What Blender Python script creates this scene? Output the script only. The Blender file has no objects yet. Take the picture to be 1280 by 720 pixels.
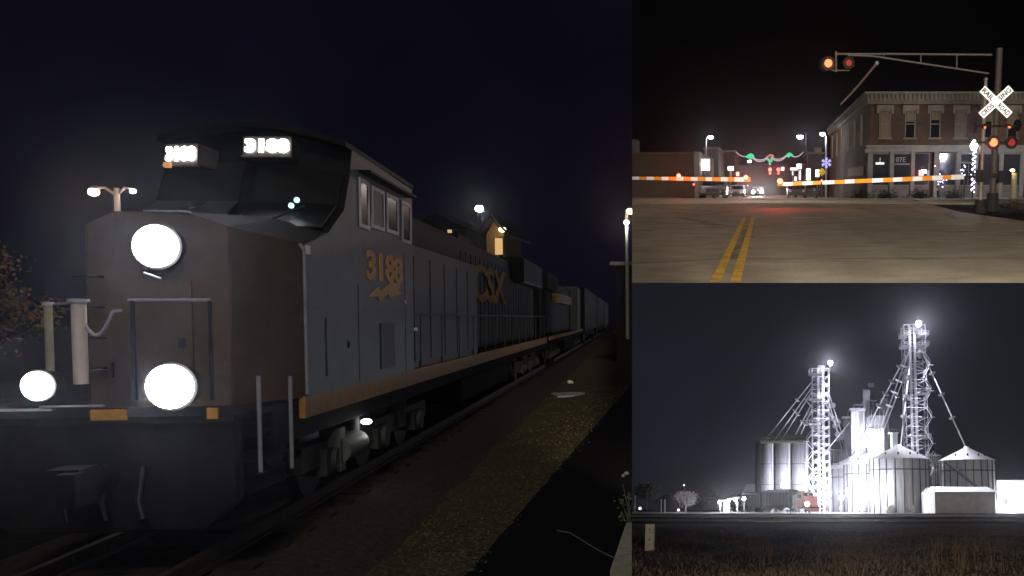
import bpy, bmesh, math, random
from mathutils import Vector, Matrix
random.seed(7)
SC = bpy.context.scene
COL = SC.collection
R = math.radians
# ------------------------------------------------------------------ frames
F, PX, PY = 1100.0, 960.0, 445.0
AT = math.atan((PY - 397) / F)
CAM = Vector((0, 0, 2.25))

class Frame:
    """one set: level ground frame, eye above it; at(u,v,Y) = point at depth Y along a sight line"""
    def __init__(s, h, eye, rz=0.0):
        s.a = math.atan((PY - h) / F); s.eye = eye
        s.M = Matrix.Translation(CAM) @ Matrix.Rotation(s.a - AT, 4, 'X') @ Matrix.Translation((0, 0, -eye)) @ Matrix.Rotation(rz, 4, 'Z')
        s.rz = rz
    def ray(s, u, v):
        y, z = 1.0, -(v - PY) / F
        d = Vector(((u - PX) / F, y*math.cos(s.a) + z*math.sin(s.a), -y*math.sin(s.a) + z*math.cos(s.a)))
        return Matrix.Rotation(-s.rz, 3, 'Z') @ d
    def at(s, u, v, Y):
        d = s.ray(u, v); t = Y / d.y
        return Vector((d.x*t, Y, s.eye + d.z*t))
    def atx(s, u, v, X):
        d = s.ray(u, v); t = X / d.x
        return Vector((X, d.y*t, s.eye + d.z*t))
    def gz(s, u, v, z=0):
        d = s.ray(u, v); t = (z - s.eye) / d.z
        return Vector((d.x*t, d.y*t, z))
    def px(s, Y): return Y / F          # metres per pixel at depth Y

TH = R(9.031)
T = Frame(397, 2.25)                     # the yard by the locomotive
K = Frame(397, 2.25, TH)                 # same place, axes along the track (x right, y along)
S = Frame(231, 1.25)                     # the street with the level crossing
G = Frame(633, 1.7)                      # the grain elevators

def border(u):
    k = (u - PX) / F
    n = Matrix.Rotation(-AT, 3, 'X') @ Vector((1, -k, 0)); n.normalize(); return n
TRIM = {'L': border(789.8), 'R': -border(790.2)}

# ------------------------------------------------------------------ materials
_m = {}
def mat(name, col, rough=.65, metal=0.0, var=.3, scale=5.0, bump=0.0, spec=.4, alt=None, stretch=None):
    if name in _m: return _m[name]
    m = bpy.data.materials.new(name); m.use_nodes = True; nt = m.node_tree; b = nt.nodes['Principled BSDF']
    b.inputs['Roughness'].default_value = rough; b.inputs['Metallic'].default_value = metal
    b.inputs['Specular IOR Level'].default_value = spec
    tc = nt.nodes.new('ShaderNodeTexCoord'); mp = nt.nodes.new('ShaderNodeMapping')
    if stretch: mp.inputs['Scale'].default_value = stretch
    nt.links.new(tc.outputs['Object'], mp.inputs['Vector'])
    n = nt.nodes.new('ShaderNodeTexNoise'); n.inputs['Scale'].default_value = scale; n.inputs['Detail'].default_value = 6; n.inputs['Roughness'].default_value = .65
    nt.links.new(mp.outputs['Vector'], n.inputs['Vector'])
    r = nt.nodes.new('ShaderNodeValToRGB'); r.color_ramp.elements[0].position = .3; r.color_ramp.elements[1].position = .7
    a = alt if alt else tuple(c*(1-var) for c in col)
    r.color_ramp.elements[0].color = (*a, 1)
    r.color_ramp.elements[1].color = (*(min(1, c*(1+var*.6)) for c in col), 1)
    nt.links.new(n.outputs['Fac'], r.inputs['Fac']); nt.links.new(r.outputs['Color'], b.inputs['Base Color'])
    if bump:
        bp = nt.nodes.new('ShaderNodeBump'); bp.inputs['Strength'].default_value = bump; bp.inputs['Distance'].default_value = .05
        nt.links.new(n.outputs['Fac'], bp.inputs['Height']); nt.links.new(bp.outputs['Normal'], b.inputs['Normal'])
    _m[name] = m; return m
def emit(name, col, st):
    if name in _m: return _m[name]
    m = bpy.data.materials.new(name); m.use_nodes = True; nt = m.node_tree
    b = nt.nodes['Principled BSDF']; b.inputs['Base Color'].default_value = (.02, .02, .02, 1)
    b.inputs['Emission Color'].default_value = (*col, 1); b.inputs['Emission Strength'].default_value = st
    _m[name] = m; return m
def glass(name, col=(.01, .012, .014), rough=.08):
    m = mat(name, col, rough, 0, .1, 2, spec=.8); return m
def brick(name, c1, c2, mortar, sc=1.0):
    if name in _m: return _m[name]
    m = bpy.data.materials.new(name); m.use_nodes = True; nt = m.node_tree; b = nt.nodes['Principled BSDF']; b.inputs['Roughness'].default_value = .85
    tc = nt.nodes.new('ShaderNodeTexCoord'); sx = nt.nodes.new('ShaderNodeSeparateXYZ'); cx = nt.nodes.new('ShaderNodeCombineXYZ'); ad = nt.nodes.new('ShaderNodeMath')
    nt.links.new(tc.outputs['Object'], sx.inputs[0]); nt.links.new(sx.outputs['X'], ad.inputs[0]); nt.links.new(sx.outputs['Y'], ad.inputs[1])
    nt.links.new(ad.outputs[0], cx.inputs['X']); nt.links.new(sx.outputs['Z'], cx.inputs['Y'])
    br = nt.nodes.new('ShaderNodeTexBrick'); br.inputs['Scale'].default_value = sc
    br.inputs['Brick Width'].default_value = .24; br.inputs['Row Height'].default_value = .085; br.inputs['Mortar Size'].default_value = .012
    br.inputs['Color1'].default_value = (*c1, 1); br.inputs['Color2'].default_value = (*c2, 1); br.inputs['Mortar'].default_value = (*mortar, 1)
    nt.links.new(cx.outputs[0], br.inputs['Vector'])
    n = nt.nodes.new('ShaderNodeTexNoise'); n.inputs['Scale'].default_value = .7; n.inputs['Detail'].default_value = 8
    nt.links.new(tc.outputs['Object'], n.inputs['Vector'])
    mr = nt.nodes.new('ShaderNodeMapRange'); mr.inputs['From Min'].default_value = .3; mr.inputs['From Max'].default_value = .7; mr.inputs['To Min'].default_value = .55; mr.inputs['To Max'].default_value = 1.25
    nt.links.new(n.outputs['Fac'], mr.inputs['Value'])
    mx = nt.nodes.new('ShaderNodeMix'); mx.data_type = 'RGBA'; mx.blend_type = 'MULTIPLY'; mx.inputs['Factor'].default_value = 1
    nt.links.new(br.outputs['Color'], mx.inputs['A']); nt.links.new(mr.outputs['Result'], mx.inputs['B'])
    nt.links.new(mx.outputs['Result'], b.inputs['Base Color'])
    _m[name] = m; return m
def ribbed(name, col, axis, freq, rough=.4, metal=.6):
    """corrugated steel: fine ribs as bump, seams and streaks in the colour"""
    if name in _m: return _m[name]
    m = mat(name, col, rough, metal, .35, 1.2, stretch=(3, 3, .15)); nt = m.node_tree; b = nt.nodes['Principled BSDF']
    tc = nt.nodes.new('ShaderNodeTexCoord'); sx = nt.nodes.new('ShaderNodeSeparateXYZ'); nt.links.new(tc.outputs['Object'], sx.inputs[0])
    mu = nt.nodes.new('ShaderNodeMath'); mu.operation = 'MULTIPLY'; mu.inputs[1].default_value = freq; nt.links.new(sx.outputs[axis], mu.inputs[0])
    si = nt.nodes.new('ShaderNodeMath'); si.operation = 'SINE'; nt.links.new(mu.outputs[0], si.inputs[0])
    bp = nt.nodes.new('ShaderNodeBump'); bp.inputs['Strength'].default_value = .35; bp.inputs['Distance'].default_value = .03
    nt.links.new(si.outputs[0], bp.inputs['Height']); nt.links.new(bp.outputs['Normal'], b.inputs['Normal'])
    return m

# ------------------------------------------------------------------ mesh collector
def V(*a): return Vector(a)
class MB:
    def __init__(s): s.v = []; s.f = []; s.sm = []
    def add(s, vs, fs, smooth=False, mx=None):
        o = len(s.v)
        s.v += [(mx @ Vector(p)) if mx else Vector(p) for p in vs]
        s.f += [tuple(i + o for i in f) for f in fs]; s.sm += [smooth]*len(fs); return s
    def box(s, x0, x1, y0, y1, z0, z1, mx=None):
        return s.add([(x0,y0,z0),(x1,y0,z0),(x1,y1,z0),(x0,y1,z0),(x0,y0,z1),(x1,y0,z1),(x1,y1,z1),(x0,y1,z1)],
                     [(0,3,2,1),(4,5,6,7),(0,1,5,4),(1,2,6,5),(2,3,7,6),(3,0,4,7)], mx=mx)
    def cbox(s, c, sx, sy, sz, mx=None):
        return s.box(c[0]-sx/2, c[0]+sx/2, c[1]-sy/2, c[1]+sy/2, c[2]-sz/2, c[2]+sz/2, mx)
    def cyl(s, p0, p1, r0, r1=None, n=12, caps=True, smooth=True):
        p0, p1 = Vector(p0), Vector(p1); r1 = r0 if r1 is None else r1
        d = (p1 - p0).normalized(); q = d.to_track_quat('Z', 'Y'); vs = []
        for p, r in ((p0, r0), (p1, r1)):
            for i in range(n):
                a = 2*math.pi*i/n; vs.append(p + q @ Vector((r*math.cos(a), r*math.sin(a), 0)))
        s.add(vs, [(i, (i+1) % n, n + (i+1) % n, n + i) for i in range(n)], smooth)
        if caps: s.add(vs, [tuple(range(n-1, -1, -1)), tuple(range(n, 2*n))])
        return s
    def bar(s, p0, p1, w): return s.cyl(p0, p1, w*.7, n=4, smooth=False)
    def tube(s, pts, r, n=6):
        for a, b in zip(pts, pts[1:]): s.cyl(a, b, r, n=n)
        return s
    def ball(s, c, r, n=12, m=8, sz=1):
        vs = []; fs = []
        for j in range(m+1):
            t = math.pi*j/m
            for i in range(n):
                a = 2*math.pi*i/n; vs.append((c[0]+r*math.sin(t)*math.cos(a), c[1]+r*math.sin(t)*math.sin(a), c[2]+r*sz*math.cos(t)))
        for j in range(m):
            for i in range(n): fs.append((j*n+i, (j+1)*n+i, (j+1)*n+(i+1) % n, j*n+(i+1) % n))
        return s.add(vs, fs, True)
    def lathe(s, c, prof, n=24):
        vs = []; fs = []
        for r, z in prof:
            for i in range(n):
                a = 2*math.pi*i/n; vs.append((c[0]+r*math.cos(a), c[1]+r*math.sin(a), c[2]+z))
        for j in range(len(prof)-1):
            for i in range(n): fs.append((j*n+i, j*n+(i+1) % n, (j+1)*n+(i+1) % n, (j+1)*n+i))
        return s.add(vs, fs, True)
    def prism(s, poly, fn0, fn1):
        """poly of 2-D points; fn0/fn1 map a 2-D point to the two end faces"""
        n = len(poly); vs = [fn0(p) for p in poly] + [fn1(p) for p in poly]
        return s.add(vs, [tuple(range(n-1, -1, -1)), tuple(range(n, 2*n))] + [(i, (i+1) % n, n+(i+1) % n, n+i) for i in range(n)])
    def xz(s, poly, y0, y1): return s.prism(poly, lambda p: (p[0], y0, p[1]), lambda p: (p[0], y1, p[1]))
    def yz(s, poly, x0, x1): return s.prism(poly, lambda p: (x0, p[0], p[1]), lambda p: (x1, p[0], p[1]))
    def sheet(s, xs, ys, zf):
        vs = [(x, y, zf(x, y)) for y in ys for x in xs]; n = len(xs)
        return s.add(vs, [(j*n+i, j*n+i+1, (j+1)*n+i+1, (j+1)*n+i) for j in range(len(ys)-1) for i in range(n-1)])

_txt = {}
def text(s, off=0.0):
    """flat lettering outlines centred on the origin, height 1: (verts, faces, width)"""
    if (s, off) in _txt: return _txt[(s, off)]
    cu = bpy.data.curves.new('lettering', 'FONT'); cu.body = s; cu.offset = off; cu.resolution_u = 3; cu.extrude = .02
    o = bpy.data.objects.new('lettering', cu); COL.objects.link(o)
    dg = bpy.context.evaluated_depsgraph_get(); dg.update(); me = o.evaluated_get(dg).to_mesh()
    vs = [v.co.copy() for v in me.vertices]; fs = [tuple(p.vertices) for p in me.polygons]
    o.evaluated_get(dg).to_mesh_clear(); bpy.data.objects.remove(o); bpy.data.curves.remove(cu)
    x0, x1 = min(v.x for v in vs), max(v.x for v in vs); y0, y1 = min(v.y for v in vs), max(v.y for v in vs); h = y1 - y0
    vs = [Vector(((v.x-(x0+x1)/2)/h, (v.y-(y0+y1)/2)/h, v.z/h)) for v in vs]
    _txt[(s, off)] = (vs, fs, (x1-x0)/h); return _txt[(s, off)]
def put_text(mb, s, c, xdir, zdir, w, h, off=0.0):
    vs, fs, tw = text(s, off); xd = Vector(xdir).normalized(); zd = Vector(zdir).normalized(); nd = xd.cross(zd)
    return mb.add([Vector(c) + xd*(v.x*w/tw) + zd*(v.y*h) + nd*v.z*.5*h for v in vs], fs)

# ------------------------------------------------------------------ things
def meta(o, label, cat, group=None, kind=None):
    if label: o['label'] = label
    if cat: o['category'] = cat
    if group: o['group'] = group
    if kind: o['kind'] = kind
def mesh_object(name, mb, m, inv, world, trim=None):
    bm = bmesh.new(); vs = [bm.verts.new(inv @ p) for p in mb.v]
    for f, sm in zip(mb.f, mb.sm):
        try: fc = bm.faces.new([vs[i] for i in f]); fc.smooth = sm
        except ValueError: pass
    lo = [v for v in bm.verts if not v.link_faces]
    if lo: bmesh.ops.delete(bm, geom=lo, context='VERTS')
    if trim:
        bm.transform(world)
        bmesh.ops.bisect_plane(bm, geom=bm.verts[:]+bm.edges[:]+bm.faces[:], plane_co=CAM, plane_no=TRIM[trim], clear_outer=True, dist=1e-5)
        bm.transform(world.inverted())
    bmesh.ops.recalc_face_normals(bm, faces=bm.faces[:]) if name != 'sky' else None
    me = bpy.data.meshes.new(name); bm.to_mesh(me); bm.free(); me.materials.append(m)
    return bpy.data.objects.new(name, me)
class Thing:
    """an Empty at the thing's base; parts are authored in the frame's coordinates"""
    def __init__(s, fr, name, label, cat, base, rz=0, group=None, trim=None):
        s.loc = Matrix.Translation(Vector(base)) @ Matrix.Rotation(rz, 4, 'Z'); s.inv = s.loc.inverted(); s.fr = fr; s.trim = trim
        s.o = bpy.data.objects.new(name, None); s.o.empty_display_size = .2; COL.objects.link(s.o)
        s.o.matrix_world = fr.M @ s.loc; meta(s.o, label, cat, group)
    def part(s, name, mb, m, parent=None, label=None, bevel=0, kind=None):
        o = mesh_object(name, mb, m, s.inv, s.fr.M @ s.loc, s.trim); COL.objects.link(o); o.parent = parent or s.o
        if label: o['label'] = label
        if kind: o['kind'] = kind
        if bevel:
            b = o.modifiers.new('edge', 'BEVEL'); b.width = bevel; b.segments = 2; b.limit_method = 'ANGLE'
        return o
    def copy(s, base, rz=0, label=None, sc=1):
        r = s.o.copy(); COL.objects.link(r); r.matrix_world = s.fr.M @ Matrix.Translation(Vector(base)) @ Matrix.Rotation(rz, 4, 'Z') @ Matrix.Scale(sc, 4)
        if label: r['label'] = label
        for ch in s.o.children:
            c = ch.copy(); COL.objects.link(c); c.parent = r
            for g in ch.children:
                d = g.copy(); COL.objects.link(d); d.parent = c
        return r
def single(fr, name, mb, m, label=None, cat=None, base=None, group=None, kind=None, trim=None):
    if base is None:
        n = len(mb.v); base = Vector((sum(p.x for p in mb.v)/n, sum(p.y for p in mb.v)/n, min(p.z for p in mb.v)))
    loc = Matrix.Translation(Vector(base)); o = mesh_object(name, mb, m, loc.inverted(), fr.M @ loc, trim)
    COL.objects.link(o); o.matrix_world = fr.M @ loc; meta(o, label, cat, group, kind); return o
def struct(fr, name, mb, m, trim=None): return single(fr, name, mb, m, base=(0, 0, 0), kind='structure', trim=trim)
def lamp(fr, p, w, col=(1, 1, 1), r=.1, kind='POINT', aim=None, size=None, blend=.3):
    l = bpy.data.lights.new('light', kind); l.energy = w; l.color = col; l.shadow_soft_size = r
    o = bpy.data.objects.new('light', l); COL.objects.link(o)
    mx = fr.M @ Matrix.Translation(Vector(p))
    if aim is not None:
        d = (Vector(aim) - Vector(p)); mx = mx @ d.to_track_quat('-Z', 'Y').to_matrix().to_4x4()
    o.matrix_world = mx
    if kind == 'SPOT': l.spot_size = size; l.spot_blend = blend
    return o

def glare(fr, p, w, col=(.92, .94, 1), r=.08):
    """spot added at a lamp and aimed at the viewer, for its glow in the haze"""
    return lamp(fr, p, w, col, r, 'SPOT', (0, 0, fr.eye), R(5), .9)  # extra spot beside the lamp, only for its halo in the haze

# ------------------------------------------------------------------ shared materials
steel_dark = mat('dark_steel', (.02, .021, .024), .5, .3)
black = mat('black_paint', (.008, .008, .009), .6)
pole_grey = mat('galvanised_steel', (.32, .31, .29), .45, .6)
white_lamp = emit('lamp_white', (.95, .97, 1), 40)
warm_lamp = emit('lamp_warm', (1, .72, .45), 14)
red_lamp = emit('lamp_red', (1, .07, .03), 9)
concrete = mat('concrete', (.3, .29, .26), .85, 0, .3, 3, .3)
rust = mat('rail_steel', (.1, .06, .045), .45, .7, .4, 8)

# ================================================================== 1. LOCOMOTIVE YARD
def sky(fr, dist, x0, x1, z0, z1, col, trim, curve=0.0):
    n = 24; xs = [x0 + (x1-x0)*i/n for i in range(n+1)]; m = MB()
    xc = (x0 + x1)/2
    vs = [(x, dist - curve*((x-xc)/(x1-xc))**2, z) for z in (z0, z1) for x in xs]
    m.add(vs, [(i, i+1, n+2+i, n+1+i) for i in range(n)])
    mt = bpy.data.materials.new('night_sky'); mt.use_nodes = True; nt = mt.node_tree; nt.nodes.clear()
    e = nt.nodes.new('ShaderNodeEmission'); o = nt.nodes.new('ShaderNodeOutputMaterial'); nt.links.new(e.outputs[0], o.inputs[0])
    tc = nt.nodes.new('ShaderNodeTexCoord'); nz = nt.nodes.new('ShaderNodeTexNoise'); nz.inputs['Scale'].default_value = .012; nz.inputs['Detail'].default_value = 3
    nt.links.new(tc.outputs['Object'], nz.inputs['Vector'])
    rp = nt.nodes.new('ShaderNodeValToRGB'); rp.color_ramp.elements[0].position = .3; rp.color_ramp.elements[1].position = .7
    rp.color_ramp.elements[0].color = (*(c*.8 for c in col), 1); rp.color_ramp.elements[1].color = (*(c*1.15 for c in col), 1)
    nt.links.new(nz.outputs['Fac'], rp.inputs['Fac']); nt.links.new(rp.outputs['Color'], e.inputs['Color'])
    return struct(fr, 'sky', m, mt, trim)
sky(T, 490, -480, 40, -40, 420, (.0027, .0025, .0068), 'L')

earth = mat('dark_cinder_soil', (.010, .0082, .0095), .95, 0, .5, 3, .8, spec=.08)
def rough_z(x, y): return -.45 + .05*math.sin(x*1.7+y*.6) + .04*math.sin(y*2.3-x)
m = MB().sheet([-170, -90, -60, -40] + [-30 + i for i in range(0, 28)], [3 + i*1.0 for i in range(0, 40)] + [46, 55, 70, 95, 149, 250, 400], lambda x, y: -.5 + (rough_z(x, y)+.45)*.8)
struct(K, 'ground', m, earth, 'L')
# ballast bed of the track, a low trapezoid
CL = -4.66                                # track centre line
ballast = mat('ballast', (.05, .04, .034), .95, 0, .6, 14, 1, spec=.08)
m = MB(); ys = [3.5 + i*.7 for i in range(60)] + [48, 60, 80, 110, 148]
prof = [(-2.3, -.48), (-1.7, -.24), (-1.2, -.2), (1.2, -.2), (1.7, -.24), (2.3, -.48)]
vs = [(CL + p[0], y, p[1] + random.uniform(-.015, .015)) for y in ys for p in prof]; n = len(prof)
m.add(vs, [(j*n+i, j*n+i+1, (j+1)*n+i+1, (j+1)*n+i) for j in range(len(ys)-1) for i in range(n-1)])
struct(K, 'track_ballast', m, ballast, 'L')
# gravel shoulder between the ballast and the asphalt, brown
def edge_L(y): return -1.72 + max(0, y-8.5)*.068
gravel_m = mat('brown_gravel', (.085, .066, .04), .95, 0, .75, 16, 1, alt=(.014, .011, .008), spec=.08)
m = MB(); ys2 = [2.5 + i*.6 for i in range(70)] + [46, 52, 60, 75, 100, 148]
vs = [];
for y in ys2:
    for q in range(7):
        x = CL + 1.55 + (edge_L(y) - CL - 1.55)*q/6
        vs.append((x, y, -.36 - .04*q/6 + random.uniform(-.025, .025)))
m.add(vs, [(j*7+i, j*7+i+1, (j+1)*7+i+1, (j+1)*7+i) for j in range(len(ys2)-1) for i in range(6)])
struct(K, 'gravel_path', m, gravel_m, 'L')
m = MB()
for k in range(9000):                    # loose stones lying on the shoulder
    y = 6.5 + 28*random.random()**1.7; x = random.uniform(CL + 1.05, edge_L(y) + random.gauss(0, .08)); r = random.uniform(.008, .026)
    a = random.random()*6.28; z = -.39 + r*.3
    vs = [(x+r*math.cos(a+i*2.1)*random.uniform(.7, 1.3), y+r*math.sin(a+i*2.1)*random.uniform(.7, 1.3), z) for i in range(3)] + [(x+random.uniform(-.4, .4)*r, y+random.uniform(-.4, .4)*r, z+r*random.uniform(.6, 1.2))]
    m.add(vs, [(0, 1, 3), (1, 2, 3), (2, 0, 3)])
single(K, 'gravel', m, mat('gravel_stones', (.1, .085, .045), .9, 0, .8, 9, spec=.08), 'loose brown gravel stones lying between the track and the dark asphalt strip', 'gravel', base=(0, 0, 0), kind='stuff', trim='L')
asph = mat('black_asphalt', (.005, .0045, .0055), .9, 0, .5, 20, .5, spec=.08)
m = MB(); vs = []
for y in ys2:
    for q in range(2): vs.append((edge_L(y) + random.uniform(-.03, .03) if q == 0 else 9.0, y, -.40))
m.add(vs, [(j*2, j*2+1, j*2+3, j*2+2) for j in range(len(ys2)-1)])
struct(K, 'asphalt_path', m, asph, 'L')
# rails and sleepers
for sx in (-.62, .62):
    m = MB(); x = CL + sx
    m.box(x-.035, x+.035, 3.6, 148, -.04, 0).box(x-.012, x+.012, 3.6, 148, -.14, -.04).box(x-.07, x+.07, 3.6, 148, -.17, -.14)
    struct(K, 'railway_track', m, rust, 'L')
m = MB()
for k in range(120):
    y = 4 + k*.75; m.box(CL-1.05, CL+1.05, y-.12, y+.12, -.26, -.172)
struct(K, 'railway_sleepers', m, mat('creosoted_timber', (.03, .022, .017), .9, spec=.08), 'L')

# ---- leading locomotive
blue = mat('loco_dull_blue', (.045, .066, .066), .55, 0, .3, 2.5, .05)
nose_y = mat('loco_nose_dull_yellow', (.075, .046, .02), .6, 0, .3, 2.5, .05)
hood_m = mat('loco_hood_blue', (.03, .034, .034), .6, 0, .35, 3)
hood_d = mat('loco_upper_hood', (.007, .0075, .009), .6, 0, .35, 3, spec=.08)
under = mat('loco_underframe', (.011, .0095, .01), .75, 0, .5, 6, spec=.08)
yellow = mat('loco_yellow', (.42, .2, .025), .6, 0, .3, 8)
orange = mat('loco_number_orange', (.75, .36, .03), .6, 0, .2, 12)
railing = mat('handrail_pale', (.3, .28, .3), .5, .2)
trim_p = mat('window_frame_pale', (.5, .5, .52), .5, .2)
RS, LS = -3.56, -5.76                     # right and left side planes
L1 = Thing(K, 'diesel_locomotive', 'leading diesel locomotive with lit headlights, dull yellow nose and number 3188 on its cab', 'locomotive', (CL, 8.5, 0))
u_ = L1.part('underframe', MB().box(LS+.05, RS-.062, 9.7, 40, .9, 1.2), under, bevel=.02)
L1.part('sill_stripe', MB().box(RS-.06, RS+.004, 10.45, 40, 1.13, 1.37), yellow)
L1.part('walkway', MB().box(LS, RS-.065, 9.7, 40, 1.202, 1.34), under)
m = MB().xz([(LS+.02, 1.3), (LS+.02, .55), (LS+.3, .3), (RS-.3, .3), (RS-.02, .55), (RS-.02, 1.3)], 8.75, 8.9)
pil = L1.part('pilot', m, under, bevel=.02)
L1.part('front_platform', MB().box(LS, RS, 8.66, 9.7, 1.302, 1.36), under)
L1.part('platform_edge', MB().box(LS+.3, LS+.75, 8.6, 8.655, 1.43, 1.45).box(CL-.45, CL+.05, 8.6, 8.655, 1.46, 1.475), railing)
for u0, u1, v0, v1 in ((112, 156, 512, 526), (258, 271, 510, 524)):
    a, b = K.at(u0, v1, 8.62), K.at(u1, v0, 8.62); L1.part('reflective_marker', MB().box(a.x, b.x, 8.63, 8.657, a.z, b.z), yellow)
m = MB().cyl((CL, 8.8, .82), (CL, 8.35, .82), .11).box(CL-.13, CL+.13, 8.1, 8.38, .66, .98).box(CL+.02, CL+.16, 7.98, 8.14, .68, .96)
L1.part('coupler', m, under)
m = MB()
for k in range(3): m.tube([(CL-.3+.3*k, 8.74, .9), (CL-.28+.3*k, 8.6, .6), (CL-.22+.3*k, 8.55, .45)], .025)
L1.part('brake_hose', m, black)
# nose: eight-sided loft with a sloping top
zb = 1.36
foot = [(RS, 10.5), (-3.97, 9.62), (-5.28, 9.62), (LS, 10.5)]
top = [(-3.565, 10.56, 3.07), (-3.98, 9.66, 3.17), (-4.35, 9.64, 3.3), (-5.0, 9.64, 3.3), (-5.27, 9.66, 3.17), (LS+.005, 10.56, 3.07)]
bot = [(RS, 10.5, zb), (-3.97, 9.62, zb), (-4.35, 9.61, zb), (-5.0, 9.61, zb), (-5.28, 9.62, zb), (LS, 10.5, zb)]
back = [(RS-.005, 11.36, 3.26), (-4.1, 11.3, 3.42), (-4.4, 11.28, 3.45), (-4.95, 11.28, 3.45), (-5.2, 11.3, 3.42), (LS+.005, 11.36, 3.26)]
backb = [(p[0], p[1], zb) for p in back]
m = MB(); vs = bot + top + back + backb; fs = []
for i in range(5): fs.append((i, i+1, 6+i+1, 6+i))
fs += [(6, 12, 18, 0), (11, 5, 23, 17)]
m.add(vs, fs); L1.part('shaded_nose_top', MB().add(vs, [(6+i, 7+i, 13+i, 12+i) for i in range(5)]), mat('nose_top_shade', (.02, .02, .02), .7, spec=.08))  # nose top split off, its shade put into a darker grey
nose = L1.part('nose', m, nose_y, bevel=.03)
m = MB().box(-5.03, -4.3, 9.585, 9.612, zb+.05, 2.62)
dr = L1.part('nose_door', m, nose_y)
L1.part('handle', MB().box(-4.42, -4.36, 9.56, 9.586, 1.95, 2.05), steel_dark, dr)
for x in (-5.03, -4.3): L1.part('door_hinge', MB().cyl((x, 9.575, zb+.3), (x, 9.575, zb+.45), .02, n=6), steel_dark, dr) if x < -5 else None
for z in (1.75, 2.05, 2.35, 2.65): L1.part('grab_iron', MB().tube([(-5.33, 9.66, z), (-5.33, 9.56, z), (-5.1, 9.54, z), (-5.1, 9.6, z)], .013, 5), steel_dark)
L1.part('nose_trim', MB().box(-4.72, -4.3, 9.6, 9.632, 3.3, 3.315), railing)
a = K.at(138, 335, 9.8); b = K.at(158, 306, 9.8)
L1.part('blue_plate', MB().box(a.x, b.x, 9.66, 9.86, a.z, b.z), emit('plate_blue_glow', (.07, .32, .6), .42), bevel=.02, label='small blue plate on the nose with headlight spill put in as glow')  # blue plate; headlight spill on it put in as a glow
HEAD = 1700
def beam(th, u, v, y, r, power, name='headlight'):
    c = K.at(u, v, y)
    h = th.part(name, MB().cyl((c.x, y+.16, c.z), (c.x, y-.02, c.z), r*.95, r*1.12, 28), black)
    th.part('lens', MB().cyl((c.x, y-.03, c.z), (c.x, y-.045, c.z), r, n=28), emit('headlamp_beam', (.94, .95, 1), 30), h)
    lamp(K, (c.x, y-.12, c.z), power, (.86, .88, 1), r*.5, 'SPOT', (c.x+2.4, y-5, c.z+.1), R(46), 1.0)
    return c
beam(L1, 197, 308, 9.5, .205, HEAD)
beam(L1, 50, 482, 8.55, .125, HEAD*.3, 'ditch_light')
beam(L1, 215, 483, 8.55, .195, HEAD*.6, 'ditch_light')
a = K.at(190, 345, 9.5)
L1.part('headlight_visor', MB().tube([(a.x-.07, 9.5, a.z+.03), (a.x+.1, 9.46, a.z-.03)], .014), trim_p)
# front handrails
post_m = mat('handrail_post_pink', (.62, .5, .44), .5, 0, .2, 6)
def vpost(u, v0, v1, y, r, mt, cap=None):
    a, b = K.at(u, v0, y), K.at(u, v1, y); o = L1.part('handrail_post', MB().cyl((a.x, y, b.z), (a.x, y, a.z), r, n=10), mt)
    if cap: L1.part('cap', MB().cyl((a.x, y, a.z-.005), (a.x, y, a.z+.025), r*1.45, n=10), trim_p, o)
    return a
pa = vpost(98, 377, 480, 8.85, .058, post_m, 1); vpost(60, 381, 470, 8.85, .032, mat('post_olive', (.3, .27, .17), .6), 1)
pb = K.at(152, 388, 8.85)
pts = [pa.lerp(pb, t) + V(0, 0, -.2*math.sin(math.pi*min(1, t*1.25))*(1 if t < .8 else 0) - .12*(1-t)) for t in [i/10 for i in range(11)]]
L1.part('safety_chain', MB().tube(pts, .016), railing)
a, b = K.at(160, 375, 8.85), K.at(262, 375, 8.85)
L1.part('handrail', MB().tube([a, b], .016).tube([K.at(60, 381, 8.85), K.at(98, 378, 8.85)], .012), railing)
vpost(165, 376, 500, 8.85, .02, steel_dark); vpost(262, 376, 500, 8.85, .02, steel_dark)
for u, y, v0, v1 in ((328, 9.15, 470, 590), (371, 9.95, 470, 585)):
    c = K.at(u, v0, y); d = K.at(u, v1, y); L1.part('step_handrail', MB().tube([(RS+.03, y, d.z), (RS+.03, y, c.z)], .022), railing)
m = MB()
for k in range(4): m.box(RS-.35, RS+.01, 9.0, 9.95, .3+.27*k, .33+.27*k)
L1.part('steps', m, under)
L1.part('corner_handrail', MB().tube([(RS+.025, 10.46, 1.4), (RS+.025, 10.46, 3.0), (RS-.03, 10.5, 3.06)], .02), railing)
L1.part('marker_tab', MB().box(RS, RS+.02, 10.56, 10.68, 2.96, 3.06), trim_p)
# cab
prof = [(10.52, 1.36), (10.57, 3.06), (11.35, 3.27), (11.98, 3.62), (12.24, 4.09), (12.36, 4.45), (15.6, 4.39), (15.55, 1.36)]
xs = [RS, -3.9, -4.3, CL, -5.02, -5.42, LS]; crown = [0, .1, .17, .2, .17, .1, 0]
m = MB(); n = len(prof); vs = []
for x, c in zip(xs, crown):
    for i, (y, z) in enumerate(prof): vs.append((x, y - (0.10*c/.2 if 2 <= i <= 5 else 0), z + (c if i in (5, 6) else c*.6 if i == 4 else 0)))
fs = [tuple(range(n)), tuple(range((len(xs)-1)*n, len(xs)*n))]; fs2 = []; mf = MB()
for j in range(len(xs)-1):
    for i in range(n): (fs if i not in (2, 3, 4, 5) else fs2).append((j*n+i, j*n+(i+1) % n, (j+1)*n+(i+1) % n, (j+1)*n+i))
m.add(vs, fs); mf.add(vs, fs2)
cab = L1.part('cab', m, blue); L1.part('cab_front', mf, mat('cab_front_shade', (.008, .009, .01), .75, spec=.08))  # cab front split off, its shade put into a near-black colour
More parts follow.
